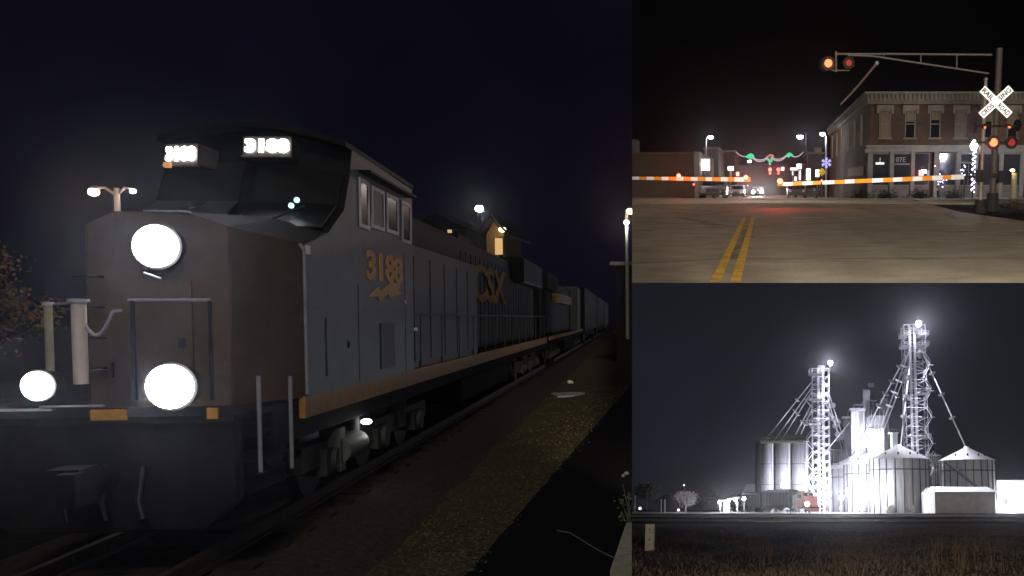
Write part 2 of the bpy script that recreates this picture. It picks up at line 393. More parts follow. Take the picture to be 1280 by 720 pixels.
# windscreen panes, laid on the raked cab front
wg = mat('windscreen_glass', (.004, .005, .005), .3, 0, .1, 2, spec=.25)
for xa, xb in ((RS-.06, -4.58), (-4.74, LS+.06)):
    vs = []
    for (y, z, c) in ((11.33, 3.30, 0), (11.96, 3.65, 0), (12.22, 4.08, .1)):
        for x in (xa, xb):
            q = 1 - abs(x-CL)/1.1; vs.append((x, y - .1*q - .03, z + (.2*q*.6 if c else 0) + .02))
    vs2 = [(p[0], p[1]-.02, p[2]+.015) for p in vs]
    mm = MB().add(vs + vs2, [(0, 1, 3, 2), (2, 3, 5, 4), (6, 8, 9, 7), (8, 10, 11, 9), (0, 6, 7, 1), (4, 5, 11, 10), (0, 2, 8, 6), (2, 4, 10, 8), (1, 7, 9, 3), (3, 9, 11, 5)])
    w = L1.part('windscreen', mm, wg)
    L1.part('wiper', MB().tube([(xa*.35+xb*.65, 11.2, 3.36), (xa*.7+xb*.3, 11.62, 3.62)], .012), black, w)
for u, v in ((371, 250), (364, 257)):
    c = K.at(u, v, 11.55); L1.part('glow_dot', MB().ball(c, .036, 8, 6), emit('cyan_dot', (.55, .85, .95), 1.6), label='tiny pale blue glowing dot behind the windscreen')  # windscreen dots put in as small balls that glow by themselves
# brow of the roof carrying the number boards
m = MB()
for j in range(len(xs)-1):
    x0, x1 = xs[j], xs[j+1]; c0, c1 = crown[j], crown[j+1]
    m.add([(x0, 12.1-.5*c0, 4.44+c0), (x1, 12.1-.5*c1, 4.44+c1), (x1, 15.68, 4.42+c1), (x0, 15.68, 4.42+c0), (x0, 12.1-.5*c0, 4.51+c0), (x1, 12.1-.5*c1, 4.51+c1), (x1, 15.68, 4.48+c1), (x0, 15.68, 4.48+c0)],
          [(0, 3, 2, 1), (4, 5, 6, 7), (0, 1, 5, 4), (1, 2, 6, 5), (2, 3, 7, 6), (3, 0, 4, 7)])
L1.part('cab_roof', m, mat('cab_roof_grey', (.008, .0085, .01), .6, spec=.08))
def board(u, v, w, h, yaw, roll, frame_m, y=11.9):
    c = K.at(u, v, y); xd = V(math.cos(yaw), math.sin(yaw), roll); zd = V(0, .12, 1); nd = xd.normalized().cross(zd).normalized()
    mx = Matrix((( *xd.normalized(), ), (*nd, ), (*zd.normalized(), ))).transposed().to_4x4(); mx.translation = c
    b_ = L1.part('number_board', MB().box(-w*.58, w*.58, -.3, .02, -h*.78, h*.78, mx), frame_m)
    mm = MB(); put_text(mm, '3188', c + nd*.035, xd, zd, w*1.06, h*1.1, .06)
    L1.part('lit_number', mm, emit('number_light', (1, .99, .98), 22), b_)
    L1.part('sill', MB().box(-w*.6, w*.6, 0, .06, -h*.95, -h*.84, mx), railing, b_)
    return c
bf = mat('board_frame', (.05, .042, .034), .6)
board(228.5, 193, .40, .165, -.35, -.02, bf); bc = K.at(208.5, 206, 11.75); L1.part('board_corner', MB().box(bc.x-.035, bc.x+.035, 11.74, 11.8, bc.z-.03, bc.z+.03), emit('corner_orange', (1, .45, .15), .55)); board(335, 183, .475, .155, .05, .03, bf)  # orange corner piece of the left board, given its own glow
# side windows of the cab
def swin(u0, u1, v0a, v0b, v1a, v1b, pane_m, proud=.02):
    a = K.atx(u0, v0a, RS); b = K.atx(u1, v1b, RS); s0, s1 = a.y, b.y; zt, zb_ = a.z, b.z
    fr = MB()
    w = .055
    fr.box(RS, RS+proud, s0, s0+w, zb_, zt).box(RS, RS+proud, s1-w, s1, zb_, zt).box(RS, RS+proud, s0+w, s1-w, zt-w, zt).box(RS, RS+proud, s0+w, s1-w, zb_, zb_+w)
    o = L1.part('window', fr, trim_p)
    L1.part('pane', MB().box(RS+.002, RS+.01, s0+w, s1-w, zb_+w, zt-w), pane_m, o)
cg = glass('cab_glass', (.02, .022, .025), .15); cg2 = mat('cab_blind', (.3, .27, .3), .6)
swin(448, 461, 221, 0, 0, 288, cg); swin(463, 480, 231, 0, 0, 290, cg2); swin(482, 497, 240, 0, 0, 295, cg); swin(501, 513, 250, 0, 0, 306, cg)
for y in (12.5, 15.0): L1.part('panel_seam', MB().box(RS+.001, RS+.006, y-.008, y+.008, 1.38, 2.7 if y < 13 else 3.3), steel_dark)
L1.part('panel_seam', MB().box(RS+.001, RS+.006, 10.6, 15.5, 2.36, 2.372), steel_dark)
dq = L1.part('side_hatch', MB().box(RS+.001, RS+.012, 11.2, 12.1, 1.55, 2.25), blue); L1.part('latch', MB().box(RS+.012, RS+.03, 12.0, 12.06, 1.86, 1.94), steel_dark, dq)
L1.part('awning', MB().box(RS, RS+.16, 12.6, 15.2, 4.2, 4.23), hood_d)
m = MB(); put_text(m, '3188', (RS+.008, 13.87, 2.985), (0, 1, 0), (0, 0, 1), 1.95, .42, .035); L1.part('cab_number', m, orange)
bolt = [(12.95, 2.60), (13.45, 2.71), (13.5, 2.66), (14.2, 2.78), (14.75, 2.76), (14.55, 2.70), (14.78, 2.665), (14.05, 2.60), (13.95, 2.65), (13.5, 2.56), (13.4, 2.61)]
bolt = [(p[0], 2.67 + (p[1]-2.67)*1.45 - .03) for p in bolt]
L1.part('lightning_emblem', MB().prism(bolt, lambda p: (RS+.003, p[0], p[1]), lambda p: (RS+.012, p[0], p[1])), orange)
a = K.atx(506, 378, RS); L1.part('reflector', MB().cyl((RS, a.y, a.z), (RS+.02, a.y, a.z), .035, n=8), mat('pink_reflector', (.6, .25, .28), .4))
a = K.atx(520, 412, RS); L1.part('reflector', MB().cyl((RS-.03, a.y, a.z), (RS+.02, a.y, a.z), .035, n=8), mat('pale_reflector', (.6, .6, .6), .4))
L1.part('vent_panel', MB().box(RS+.001, RS+.012, 13.52, 14.28, 1.5, 2.17), black)
# hood
m = MB().box(LS+.1, RS-.05, 15.6, 22.2, 1.36, 3.5)
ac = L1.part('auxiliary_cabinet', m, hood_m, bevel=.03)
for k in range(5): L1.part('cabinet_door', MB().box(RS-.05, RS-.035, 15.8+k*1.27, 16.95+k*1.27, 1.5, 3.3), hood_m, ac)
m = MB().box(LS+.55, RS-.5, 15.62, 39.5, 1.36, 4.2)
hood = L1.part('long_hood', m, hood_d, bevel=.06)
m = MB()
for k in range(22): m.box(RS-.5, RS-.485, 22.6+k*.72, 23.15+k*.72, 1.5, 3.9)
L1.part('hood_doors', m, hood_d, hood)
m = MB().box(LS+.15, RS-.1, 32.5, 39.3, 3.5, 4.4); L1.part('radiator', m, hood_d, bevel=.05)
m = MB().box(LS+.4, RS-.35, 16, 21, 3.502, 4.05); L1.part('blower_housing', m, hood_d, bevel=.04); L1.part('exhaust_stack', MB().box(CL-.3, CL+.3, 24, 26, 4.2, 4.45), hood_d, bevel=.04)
sx = RS-.475
m = MB(); put_text(m, 'CSX', (sx+.02, 27.2, 3.2), (0, 1, 0), (0, 0, 1), 6.2, 1.05, .03); L1.part('railway_lettering', m, mat('lettering_dull_yellow', (.3, .155, .012), .7, spec=.1))
m = MB().box(LS+.2, RS-.15, 20.5, 28.5, .28, .945); L1.part('fuel_tank', m, under, bevel=.12)
def truck(th, y0, y1, zz=0):
    m = MB().box(RS-.36, RS-.2, y0, y1, .42, .72).box(LS+.2, LS+.36, y0, y1, .42, .72)
    yc = [(y0+.9), (y0+y1)/2, (y1-.9)]
    for y in yc: m.box(RS-.42, RS-.12, y-.3, y+.3, .3, .62).cyl((RS-.15, y, .45), (RS-.06, y, .45), .16, n=12)
    for y in (y0+1.9, y1-1.9): m.cyl((RS-.22, y, .45), (RS-.22, y, .9), .12, n=8)
    t = th.part('bogie', m, mat('bogie_grey', (.04, .042, .038), .7, 0, .5, 6))
    for y in yc:
        for x in (CL+.62, CL-.62): th.part('wheel', MB().cyl((x-.05, y, .47), (x+.06, y, .47), .47, n=24), steel_dark, t)
truck(L1, 10.9, 17.2); truck(L1, 31.5, 38)
a = K.at(446, 560, 12.2); L1.part('air_reservoir', MB().cyl((RS-.12, 11.9, .55), (RS-.12, 12.7, .55), .17, n=14).box(RS-.3, RS-.05, 11.8, 12.0, .3, .85), mat('reservoir_grey', (.1, .115, .095), .7))
m = MB().ball(V(RS-.02, 12.83, .815), .075, 10, 8, .55); L1.part('step_light', m, emit('step_lamp', (1, .97, 1), 6)); lamp(K, (RS+.05, 12.8, .68), 2.2, (1, .97, 1), .05)
m = MB().tube([(RS-.04, 15.7, 2.3), (RS-.04, 39.5, 2.3)], .02, 5)
for k in range(14): pass
L1.part('handrail', m, hood_m)
for k in range(14): L1.part('handrail_post', MB().cyl((RS-.04, 16.2+k*1.78, 1.36), (RS-.04, 16.2+k*1.78, 2.3), .02, n=5), hood_m)

# ---- second locomotive behind it
L2 = Thing(K, 'diesel_locomotive', 'second locomotive coupled behind the leading one, nearly lost in the dark', 'locomotive', (CL, 41.5, 0))
L2.part('underframe', MB().box(LS+.05, RS-.05, 41.5, 72, .95, 1.34), under)
L2.part('sill_stripe', MB().box(RS-.045, RS, 41.6, 72, 1.2, 1.36), yellow)
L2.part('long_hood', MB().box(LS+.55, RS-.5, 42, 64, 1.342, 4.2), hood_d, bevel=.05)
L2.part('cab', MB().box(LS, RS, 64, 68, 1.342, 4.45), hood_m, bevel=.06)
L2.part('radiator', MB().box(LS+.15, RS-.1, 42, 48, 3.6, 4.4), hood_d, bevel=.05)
a = K.atx(700, 352, RS-.1); b = K.atx(717, 377, RS-.1)
L2.part('yellow_panel', MB().box(RS-.5, RS-.06, 49, 58.5, 3.05, 3.55), mat('panel_dull_yellow', (.2, .13, .035), .6))
L2.part('fuel_tank', MB().box(LS+.2, RS-.15, 53, 60, .28, .945), under)
truck(L2, 43, 49); truck(L2, 63, 70)

# ---- dark box wagons that follow, out to where the track is lost
for k, (lab) in enumerate(('dark box wagon coupled behind the second locomotive', 'dark box wagon, second one behind the locomotives', 'farthest dark box wagon of the train in the yard')):
    y0 = 74 + k*30; bw = Thing(K, 'box_wagon', lab, 'wagon', (CL, y0, 0), group='dark box wagons behind the locomotives', trim='L')
    bw.part('body', MB().box(LS, RS+.05, y0, y0+28, 1.1, 4.75), hood_d, bevel=.05); bw.part('underframe', MB().box(LS+.3, RS-.2, y0+2, y0+26, .6, 1.098), under)
    for y in (y0+4, y0+24):
        bg = bw.part('bogie', MB().box(LS+.4, RS-.25, y-1.6, y+1.6, .35, .6), under)
        for dy in (-1, 1): bw.part('wheel', MB().cyl((RS-.3, y+dy, .45), (RS-.2, y+dy, .45), .45, n=16), steel_dark, bg)
# ---- lamps of the yard
def yard_lamp(label, base, heads, mt_pole, r=.09, grp=None):
    th = Thing(T, 'street_lamp', label, 'street lamp', base, trim='L')
    top = max(h[0].z for h in heads)
    th.part('pole', MB().cyl(base, (base[0], base[1], top+.1), r*1.3, r, 8), mt_pole)
    for p, rad, mt, w, col in heads:
        if abs(p.x - base[0]) > .05: th.part('arm', MB().tube([(base[0], base[1], top-.15), ((p.x+base[0])/2, base[1], top+.12), (p.x, p.y, p.z+rad*.9)], .04), mt_pole)
        h = th.part('lamp_head', MB().cyl((p.x, p.y+.05, p.z+rad*.6), (p.x, p.y+.05, p.z+rad*1.2), rad*1.1, rad*.5, 10), pole_grey)
        th.part('bulb', MB().ball((p.x, p.y, p.z), rad, 12, 8, .8), mt, h); glare(T, p + V(0, -rad-.05, 0), 1500*rad*rad*p.y/8, (1, .6, .35) if mt not in (white_lamp,) else (.95, .95, 1))
        if w: lamp(T, p + V(0, -.3, -rad-.2), w, col, .15)
    return th
c = T.at(148, 300, 30)
yard_lamp('twin-armed street lamp with one orange and one white bulb, left of the headlight', (c.x, 30, -.5),
          [(T.at(117, 240, 30), .17, emit('sodium_bulb', (1, .66, .4), 12), 22, (1, .6, .3)), (T.at(166, 239, 30), .09, white_lamp, 6, (1, .95, 1))], mat('timber_pole_pale', (.42, .3, .24), .8))
c = T.at(598.5, 300, 58)
yard_lamp('lamp post with a single white bulb, behind the hood of the leading locomotive', (c.x, 58, -.5), [(T.at(599, 261, 58), .26, white_lamp, 0, (1, 1, 1))], steel_dark)
c = T.at(783.5, 300, 52)
yard_lamp('pale lamp post carrying an orange and a white bulb, beyond the end of the train', (c.x, 52, 1.0), [(T.at(788, 264, 52), .22, emit('orange_bulb', (1, .6, .38), 10), 0, (1, .6, .4)), (T.at(783, 278, 52), .15, white_lamp, 40, (1, 1, 1))], mat('pole_pale', (.6, .58, .52), .6))
m = MB(); a = T.at(768, 327, 52.5); b = T.at(800, 330, 52.5)
sh = Thing(T, 'shed', 'low dark shed with a pale roof edge beyond the end of the train', 'shed', (a.x, 53, -.5), trim='L')
sh.part('wall', MB().box(a.x, b.x+3, 53, 58, -.5, a.z-.2), black); sh.part('roof', MB().box(a.x-.3, b.x+3, 52.6, 58.4, a.z-.2, a.z), mat('pale_roof', (.22, .2, .17), .7))
# house with a lamp-lit gable behind the hood
c = T.at(621, 300, 70)
hs = Thing(T, 'house', 'house with a warmly lit gable wall seen over the locomotive hood', 'house', (c.x, 72, -.5))
sc_ = T.px(70); xa, xb = T.at(600, 290, 70).x, T.at(637, 290, 70).x; ze, zr = T.at(0, 293, 70).z, T.at(0, 277, 70).z; xm = T.at(617, 290, 70).x
hs.part('wall', MB().xz([(xa+.5, -.5), (xb-.5, -.5), (xb-.5, ze), (xm, zr), (xa+.5, ze)], 70, 75), mat('house_cream_siding', (.3, .2, .1), .8))
rf = MB()
for p, q in (((xa, ze-.15), (xm, zr+.25)), ((xm, zr+.25), (xb+.3, ze-.35))):
    rf.add([(p[0], 69.2, p[1]), (q[0], 69.2, q[1]), (q[0], 75, q[1]), (p[0], 75, p[1]), (p[0], 69.2, p[1]+.2), (q[0], 69.2, q[1]+.2), (q[0], 75, q[1]+.2), (p[0], 75, p[1]+.2)], [(0, 3, 2, 1), (4, 5, 6, 7), (0, 1, 5, 4), (1, 2, 6, 5), (2, 3, 7, 6), (3, 0, 4, 7)])
hs.part('roof', rf, black)
p = T.at(628, 287, 69.7); w = hs.part('wall_lamp', MB().ball(p, .3, 10, 8, .7), emit('gable_lamp', (1, .8, .45), 5)); lamp(T, p + V(-.3, -.9, .1), 14, (1, .66, .3), .2)
m = MB().box(xa+1.2, xa+1.8, 69.9, 70.05, ze-1.6, ze-.3); hs.part('window', m, emit('warm_window', (1, .62, .25), .7))
p = T.at(627, 330, 70); hs.part('corner_board', MB().box(p.x-.15, p.x+.15, 69.93, 69.998, -.5, ze-.2), black)
b2 = Thing(T, 'house', 'low dark house with three small warm lights, left of the lamp post over the hood', 'house', (T.at(550, 290, 75).x, 77, -.5))
xa, xb = T.at(505, 290, 75).x, T.at(578, 290, 75).x; zt = T.at(0, 274, 75).z
b2.part('wall', MB().box(xa, xb, 76, 84, -.5, zt-.8), mat('dark_siding', (.03, .018, .016), .8)); b2.part('roof', MB().xz([(xa-.4, zt-.8), (xb+.4, zt-.8), ((xa+xb)/2, zt+.6)], 75.5, 84.5), hood_d)
for u, v, r in ((562, 287, .16), (544, 292, .1), (525, 290, .13)):
    p = T.at(u, v, 75.9); b2.part('window', MB().box(p.x-r, p.x+r, 75.85, 75.98, p.z-r*1.7, p.z+r*1.7), emit('warm_window', (1, .62, .25), .7))
# tree at the left edge with a few autumn leaves
def tree(fr, label, base, h, spread, crown_z, n, leaf, cols, trim=None, seed=1, tr=.14, trunk_m=None, bare=False, grp=None, up=.6):
    rnd = random.Random(seed); th = Thing(fr, 'tree', label, 'tree', base, trim=trim, group=grp); b = Vector(base); m = MB(); tips = []
    def limb(p, d, ln, r, k):
        q = p + d*ln; m.cyl(p, q, r, r*.65, 6, caps=False); tips.append(q)
        if k == 0: return
        for i in range(3 if k > 1 else 4):
            e = (d + Vector((rnd.uniform(-1, 1), rnd.uniform(-1, 1), rnd.uniform(-.3, up)))*.75).normalized(); limb(q - d*ln*rnd.uniform(0, .35), e, ln*rnd.uniform(.6, .85), r*.6, k-1)
    limb(b, Vector((0, 0, 1)), crown_z, tr, 4 if bare else 3)
    th.part('trunk', m, trunk_m or mat('bark', (.06, .045, .035), .9))
    if n:
        parts = [MB() for _ in cols]
        for k in range(n):
            t = rnd.choice(tips[4:]); c = t + Vector((rnd.gauss(0, 1), rnd.gauss(0, 1), rnd.gauss(0, .8)))*spread; 
            if c.z < b.z + crown_z*.5: continue
            a = Vector((rnd.uniform(-1, 1), rnd.uniform(-1, 1), rnd.uniform(-1, 1))).normalized()*leaf; e = a.orthogonal().normalized()*leaf*.5
            parts[k % len(cols)].add([c-a, c+e, c+a, c-e], [(0, 1, 2, 3)])
        for pm, cm in zip(parts, cols): th.part('crown', pm, cm)
    return th
lf1 = mat('leaf_green', (.12, .13, .03), .7, 0, .5, 4); lf2 = mat('leaf_orange', (.34, .17, .06), .7, 0, .5, 4)
b = T.at(-75, 400, 18); tree(T, 'small tree with orange and green autumn leaves at the left edge of the yard', (b.x, 18, -.5), 3.2, .2, 1.75, 1500, .06, (lf1, lf2), None, 3, .09)
# corner at the lower right of the yard: kerb block, weeds, cable, white blob, pale patch
a = K.gz(766, 716, -.40); b = K.gz(783, 668, -.40)
m = MB().add([(a.x-.02, a.y-.4, -.4), (a.x+.7, a.y-.4, -.4), (b.x+.7, b.y, -.4), (b.x, b.y, -.4), (a.x-.02, a.y-.4, -.26), (a.x+.7, a.y-.4, -.26), (b.x+.7, b.y, -.26), (b.x, b.y, -.26)], [(0, 3, 2, 1), (4, 5, 6, 7), (0, 1, 5, 4), (1, 2, 6, 5), (2, 3, 7, 6), (3, 0, 4, 7)])
single(K, 'kerb_block', m, mat('pale_kerb', (.3, .3, .22), .9, 0, .3, 9, .3), 'pale concrete kerb block on the dark asphalt in the lower right corner of the yard', 'kerb', trim='L')
th = Thing(K, 'weed_plant', 'scraggly weed growing behind the pale kerb block', 'plant', K.gz(786, 662, -.4), trim='L')
m = MB(); b0 = K.gz(786, 662, -.4)
for k in range(90):
    c = b0 + V(random.gauss(.02, .1), random.gauss(.2, .15), random.uniform(0, .42)); d = V(random.uniform(-1, 1), random.uniform(-1, 1), random.uniform(-.3, 1)).normalized()*random.uniform(.03, .07); e = d.orthogonal().normalized()*.015
    m.add([c, c+d*.5+e, c+d, c+d*.5-e], [(0, 1, 2, 3)])
th.part('leaf', m, mat('weed_leaf', (.12, .14, .08), .7), kind='stuff')
m = MB()
for k in range(7): m.tube([b0 + V(random.uniform(-.04, .04), random.uniform(0, .3), 0), b0 + V(random.gauss(0, .08), random.uniform(.1, .4), random.uniform(.25, .55))], .006, 4)
th.part('stem', m, mat('weed_stem', (.16, .15, .1), .8))
m = MB(); q = K.at(783, 592, b0.y+.3); m.ball(q, .035, 8, 6, .8).ball(q+V(-.04, .02, -.03), .025, 8, 6); th.part('flower_head', m, mat('dry_flower', (.5, .45, .4), .8))
pts = [K.gz(u, v, -.39) for u, v in ((696, 663), (712, 666), (735, 680), (752, 690), (767, 697))]
single(K, 'cable', MB().tube(pts, .007, 5), mat('pale_cable', (.18, .16, .18), .6), 'thin pale cable lying across the dark asphalt', 'cable')
c = K.gz(712, 480, -.38); m = MB().ball(c+V(0, 0, .08), .1, 12, 8, .8).ball(c+V(.08, .05, .05), .07, 8, 6)
single(K, 'white_blob', m, mat('blob_white', (.75, .78, .8), .4), 'small white rounded bag lying at the edge of the gravel beside the train', 'blob')  # plain white rounded shape of two joined balls
c = K.gz(709, 494, -.375); vs = [c + V(math.cos(t)*(.5+.12*math.sin(3*t)), math.sin(t)*(.9+.2*math.sin(2*t+1)), 0) for t in [i*.3491 for i in range(18)]]
single(K, 'pale_patch', MB().prism([(p.x, p.y) for p in vs], lambda p: (p[0], p[1], -.38), lambda p: (p[0], p[1], -.33)), mat('reflection_pale', (.3, .33, .36), .5, 0, .4, 4), 'flat pale patch on the brown gravel, a lit reflection put in as colour', 'pale patch')  # pale colour stands in for a lit reflection on the gravel
# ================================================================== 2. STREET WITH THE LEVEL CROSSING
sky(S, 490, -120, 220, -12, 180, (.0009, .0009, .0009), 'R')
def gz(y):                                # the road climbs over the tracks and falls away behind them
    pts = [(0, 0), (42, 0), (50, .2), (57, .35), (64, .3), (80, 0), (110, -.3), (143, -.6), (300, -1.4)]
    for (a, za), (b, zb) in zip(pts, pts[1:]):
        if y <= b: t = (y-a)/(b-a); return za + (zb-za)*t
    return -1.4
road_m = mat('worn_asphalt', (.4, .335, .235), .72, 0, .3, 1.1, .25, spec=.3)
nt = road_m.node_tree                     # cracks and patches of its own shape
b_ = nt.nodes['Principled BSDF']; src = b_.inputs['Base Color'].links[0].from_socket
vo = nt.nodes.new('ShaderNodeTexVoronoi'); vo.feature = 'DISTANCE_TO_EDGE'; vo.inputs['Scale'].default_value = .16
nw = nt.nodes.new('ShaderNodeTexNoise'); nw.inputs['Scale'].default_value = .9; nw.inputs['Detail'].default_value = 5
tc = nt.nodes.new('ShaderNodeTexCoord'); mxv = nt.nodes.new('ShaderNodeMix'); mxv.data_type = 'VECTOR'; mxv.inputs['Factor'].default_value = .3
nt.links.new(tc.outputs['Object'], nw.inputs['Vector']); nt.links.new(tc.outputs['Object'], mxv.inputs['A']); nt.links.new(nw.outputs['Color'], mxv.inputs['B']); nt.links.new(mxv.outputs['Result'], vo.inputs['Vector'])
mr = nt.nodes.new('ShaderNodeMapRange'); mr.inputs['From Min'].default_value = .0; mr.inputs['From Max'].default_value = .02; mr.inputs['To Min'].default_value = .55; mr.inputs['To Max'].default_value = 1
nt.links.new(vo.outputs['Distance'], mr.inputs['Value'])
mx = nt.nodes.new('ShaderNodeMix'); mx.data_type = 'RGBA'; mx.blend_type = 'MULTIPLY'; mx.inputs['Factor'].default_value = 1
nt.links.new(src, mx.inputs['A']); nt.links.new(mr.outputs['Result'], mx.inputs['B'])
mp = nt.nodes.new('ShaderNodeMapping'); mp.inputs['Scale'].default_value = (.55, .035, 1); nt.links.new(tc.outputs['Object'], mp.inputs['Vector'])
n3 = nt.nodes.new('ShaderNodeTexNoise'); n3.inputs['Scale'].default_value = 1; n3.inputs['Detail'].default_value = 4; nt.links.new(mp.outputs['Vector'], n3.inputs['Vector'])
n4 = nt.nodes.new('ShaderNodeTexNoise'); n4.inputs['Scale'].default_value = 40; n4.inputs['Detail'].default_value = 3; nt.links.new(tc.outputs['Object'], n4.inputs['Vector'])
for nn, lo_, hi_ in ((n3, .84, 1.1), (n4, .6, 1.35)):
    m2 = nt.nodes.new('ShaderNodeMapRange'); m2.inputs['From Min'].default_value = .3; m2.inputs['From Max'].default_value = .7; m2.inputs['To Min'].default_value = lo_; m2.inputs['To Max'].default_value = hi_
    nt.links.new(nn.outputs['Fac'], m2.inputs['Value']); m3 = nt.nodes.new('ShaderNodeMix'); m3.data_type = 'RGBA'; m3.blend_type = 'MULTIPLY'; m3.inputs['Factor'].default_value = 1
    nt.links.new(mx.outputs['Result'], m3.inputs['A']); nt.links.new(m2.outputs['Result'], m3.inputs['B']); mx = m3
nt.links.new(mx.outputs['Result'], b_.inputs['Base Color'])
YN = S.gz(1000, 353.5).y
ysr = [YN] + [13+i for i in range(0, 75, 1)] + [90, 96, 103, 110, 120, 130, 143, 160, 200, 240, 299]
def xr(y): return S.at(1284, 300, y).x + (0 if y < 40 else 2)
m = MB(); vs = []
for y in ysr:
    for q in range(13): vs.append((-26 + (9.0+26)*q/12 if y > 60 else -12 + (min(xr(y), 9.0)+12)*q/12, y, gz(y)))
m.add(vs, [(j*13+i, j*13+i+1, j*13+14+i, j*13+13+i) for j in range(len(ysr)-1) for i in range(12)])
m.v = [Vector((max(p.x, -26), p.y, p.z)) for p in m.v]
struct(S, 'road', m, road_m, 'R')
soil = mat('dark_verge', (.012, .011, .01), .95, 0, .5, 2, .5, spec=.08)
m = MB(); vs = []
yv = [y for y in ysr if y >= 28]
for y in yv:
    for q in range(6): vs.append((9.0 + (max(xr(y), 9.1)-9.0)*q/5, y, gz(y) - (.25 if q > 0 and y > 34 else 0.0)))
m.add(vs, [(j*6+i, j*6+i+1, j*6+7+i, j*6+6+i) for j in range(len(yv)-1) for i in range(5)])
struct(S, 'ground', m, soil)
m = MB().box(8.2, 32, 72, 80, -.1, .17); struct(S, 'pavement', m, mat('pavement_slabs', (.14, .13, .115), .85, 0, .3, 1))
m = MB().box(-30, -8, 72, 84, -.1, .17); struct(S, 'pavement', m, _m['pavement_slabs'], 'R')
# paint: double yellow line, broken white stop line
ylw = mat('yellow_road_paint', (.8, .46, .05), .7, 0, .45, 2.5)
wht = mat('white_road_paint', (.85, .84, .8), .7, 0, .3, 3)
def line(p, q, w, mt):
    m = MB(); p, q = Vector(p), Vector(q); d = (q-p).normalized(); e = V(d.y, -d.x, 0)*w/2; n = 14
    vs = []
    for i in range(n+1):
        c = p.lerp(q, i/n); vs += [c-e, c+e]
    for i in vs: i.z = gz(i.y) + .005
    m.add(vs, [(2*i, 2*i+1, 2*i+3, 2*i+2) for i in range(n)]); return struct(S, 'road_marking', m, mt, None)
a0, a1 = S.gz(894, 352.5), S.gz(930.5, 272); b0, b1 = S.gz(919, 352.5), S.gz(941.5, 272)
wl = S.px(11.4)*13
line(a0, a1, .14, ylw); line(b0, b1, .14, ylw)
for u0, u1, v in ((938, 958, 271.5), (985, 1031, 272), (1052, 1080, 272.5)):
    p, q = S.gz(u0, v), S.gz(u1, v); line(p, q, .28, wht)
# rails in the crossing (shiny grooves over the hump) and the far edge of the crossing panel
for y in (52.5, 54, 59, 60.5):
    m = MB().box(-30, 26, y-.035, y+.035, gz(y)-.1, gz(y)+.012); struct(S, 'railway_track', m, mat('worn_rail', (.3, .26, .2), .35, .8), 'R')
m = MB().box(-30, 12.5, 50.4, 51.2, .16, gz(51)+.022); struct(S, 'crossing_panel', m, mat('crossing_planks', (.36, .29, .18), .8, 0, .3, 2), 'R')

# ---- crossing gates
stripe_w = mat('reflective_white', (.92, .91, .88), .5, 1.0, .06); stripe_o = mat('reflective_orange', (.9, .34, .04), .5, 1.0, .1, 3)
def gate_arm(th, p, q, bounds, w):
    """alternating orange and white panels along the arm from p to q; bounds = fractions where the colour changes"""
    p, q = Vector(p), Vector(q); d = q-p
    for i, (t0, t1) in enumerate(zip(bounds, bounds[1:])):
        a, b = p + d*t0, p + d*t1; t = .5*(t0+t1); ww = w*(.8 + .4*t)
        m = MB(); mx = None
        m.add([(a.x, a.y-.03, a.z-ww/2), (b.x, b.y-.03, b.z-ww/2), (b.x, b.y+.03, b.z-ww/2), (a.x, a.y+.03, a.z-ww/2), (a.x, a.y-.03, a.z+ww/2), (b.x, b.y-.03, b.z+ww/2), (b.x, b.y+.03, b.z+ww/2), (a.x, a.y+.03, a.z+ww/2)],
              [(0, 3, 2, 1), (4, 5, 6, 7), (0, 1, 5, 4), (1, 2, 6, 5), (2, 3, 7, 6), (3, 0, 4, 7)])
        th.part('stripe', m, stripe_w if i % 2 else stripe_o)
def gate_lamp(th, p, r, w=60):
    h = th.part('lamp_housing', MB().cyl(V(p.x, p.y+.05, p.z), V(p.x, p.y-.03, p.z), r*1.15, n=12).box(p.x-.03, p.x+.03, p.y, p.y+.05, p.z-.22, p.z), black)
    th.part('lens', MB().ball((p.x, p.y-.05, p.z), r, 12, 8), emit('gate_lamp_red', (1, .14, .09), 7), h); lamp(S, p + V(0, -.35, .1), w, (1, .08, .04), .08)
    if w: glare(S, p + V(0, -.3, 0), w*9, (1, .06, .03))
p, q = S.at(776, 222.5, 62), S.at(938, 224.5, 62)
GL = Thing(S, 'crossing_gate', 'left lowered crossing gate arm striped orange and white, two red lamps on it', 'crossing gate', (p.x, 62, 0), trim='R')
us = [776, 790, 799, 808.5, 817.5, 827, 835.5, 845.5, 854, 863.5, 872, 882, 890, 901, 910, 918, 930, 938]
us[0] = 779
gate_arm(GL, S.at(779, 222.5, 62), q, [(u-779)/(938-779) for u in us], .25)
gate_lamp(GL, S.at(848.5, 220, 61.9), .15, 110); gate_lamp(GL, S.at(932.5, 222, 61.9), .16, 110)
p, q = S.at(972, 230.5, 45), S.at(1205, 221, 45)
GR = Thing(S, 'crossing_gate', 'right lowered crossing gate with striped arm, mast, black drive box and crossed railroad sign', 'crossing gate', (S.at(1229, 260, 45).x, 45, gz(45)))
us = [972, 979, 986, 1003, 1016, 1029, 1043, 1056, 1068, 1077, 1090, 1104, 1115, 1128, 1140, 1154, 1165, 1175, 1189, 1205][1:]
us = [972, 980] + [980 + (1205-980)*i/15 for i in range(1, 16)]
us = [971.99] + us if False else us
gate_arm(GR, p, q, [(u-972)/(1205-972) for u in [972, 979, 991, 1003, 1016, 1028, 1043, 1056, 1068, 1090, 1104, 1116, 1128, 1141, 1153, 1165, 1178, 1189, 1205]][::1], .2)
gate_lamp(GR, S.at(975, 226.5, 44.9), .14, 90); gate_lamp(GR, S.at(1027, 226, 44.9), .05, 0)
xm = S.at(1229, 200, 45).x; zt = S.at(1229, 100, 45).z; g0 = gz(45)
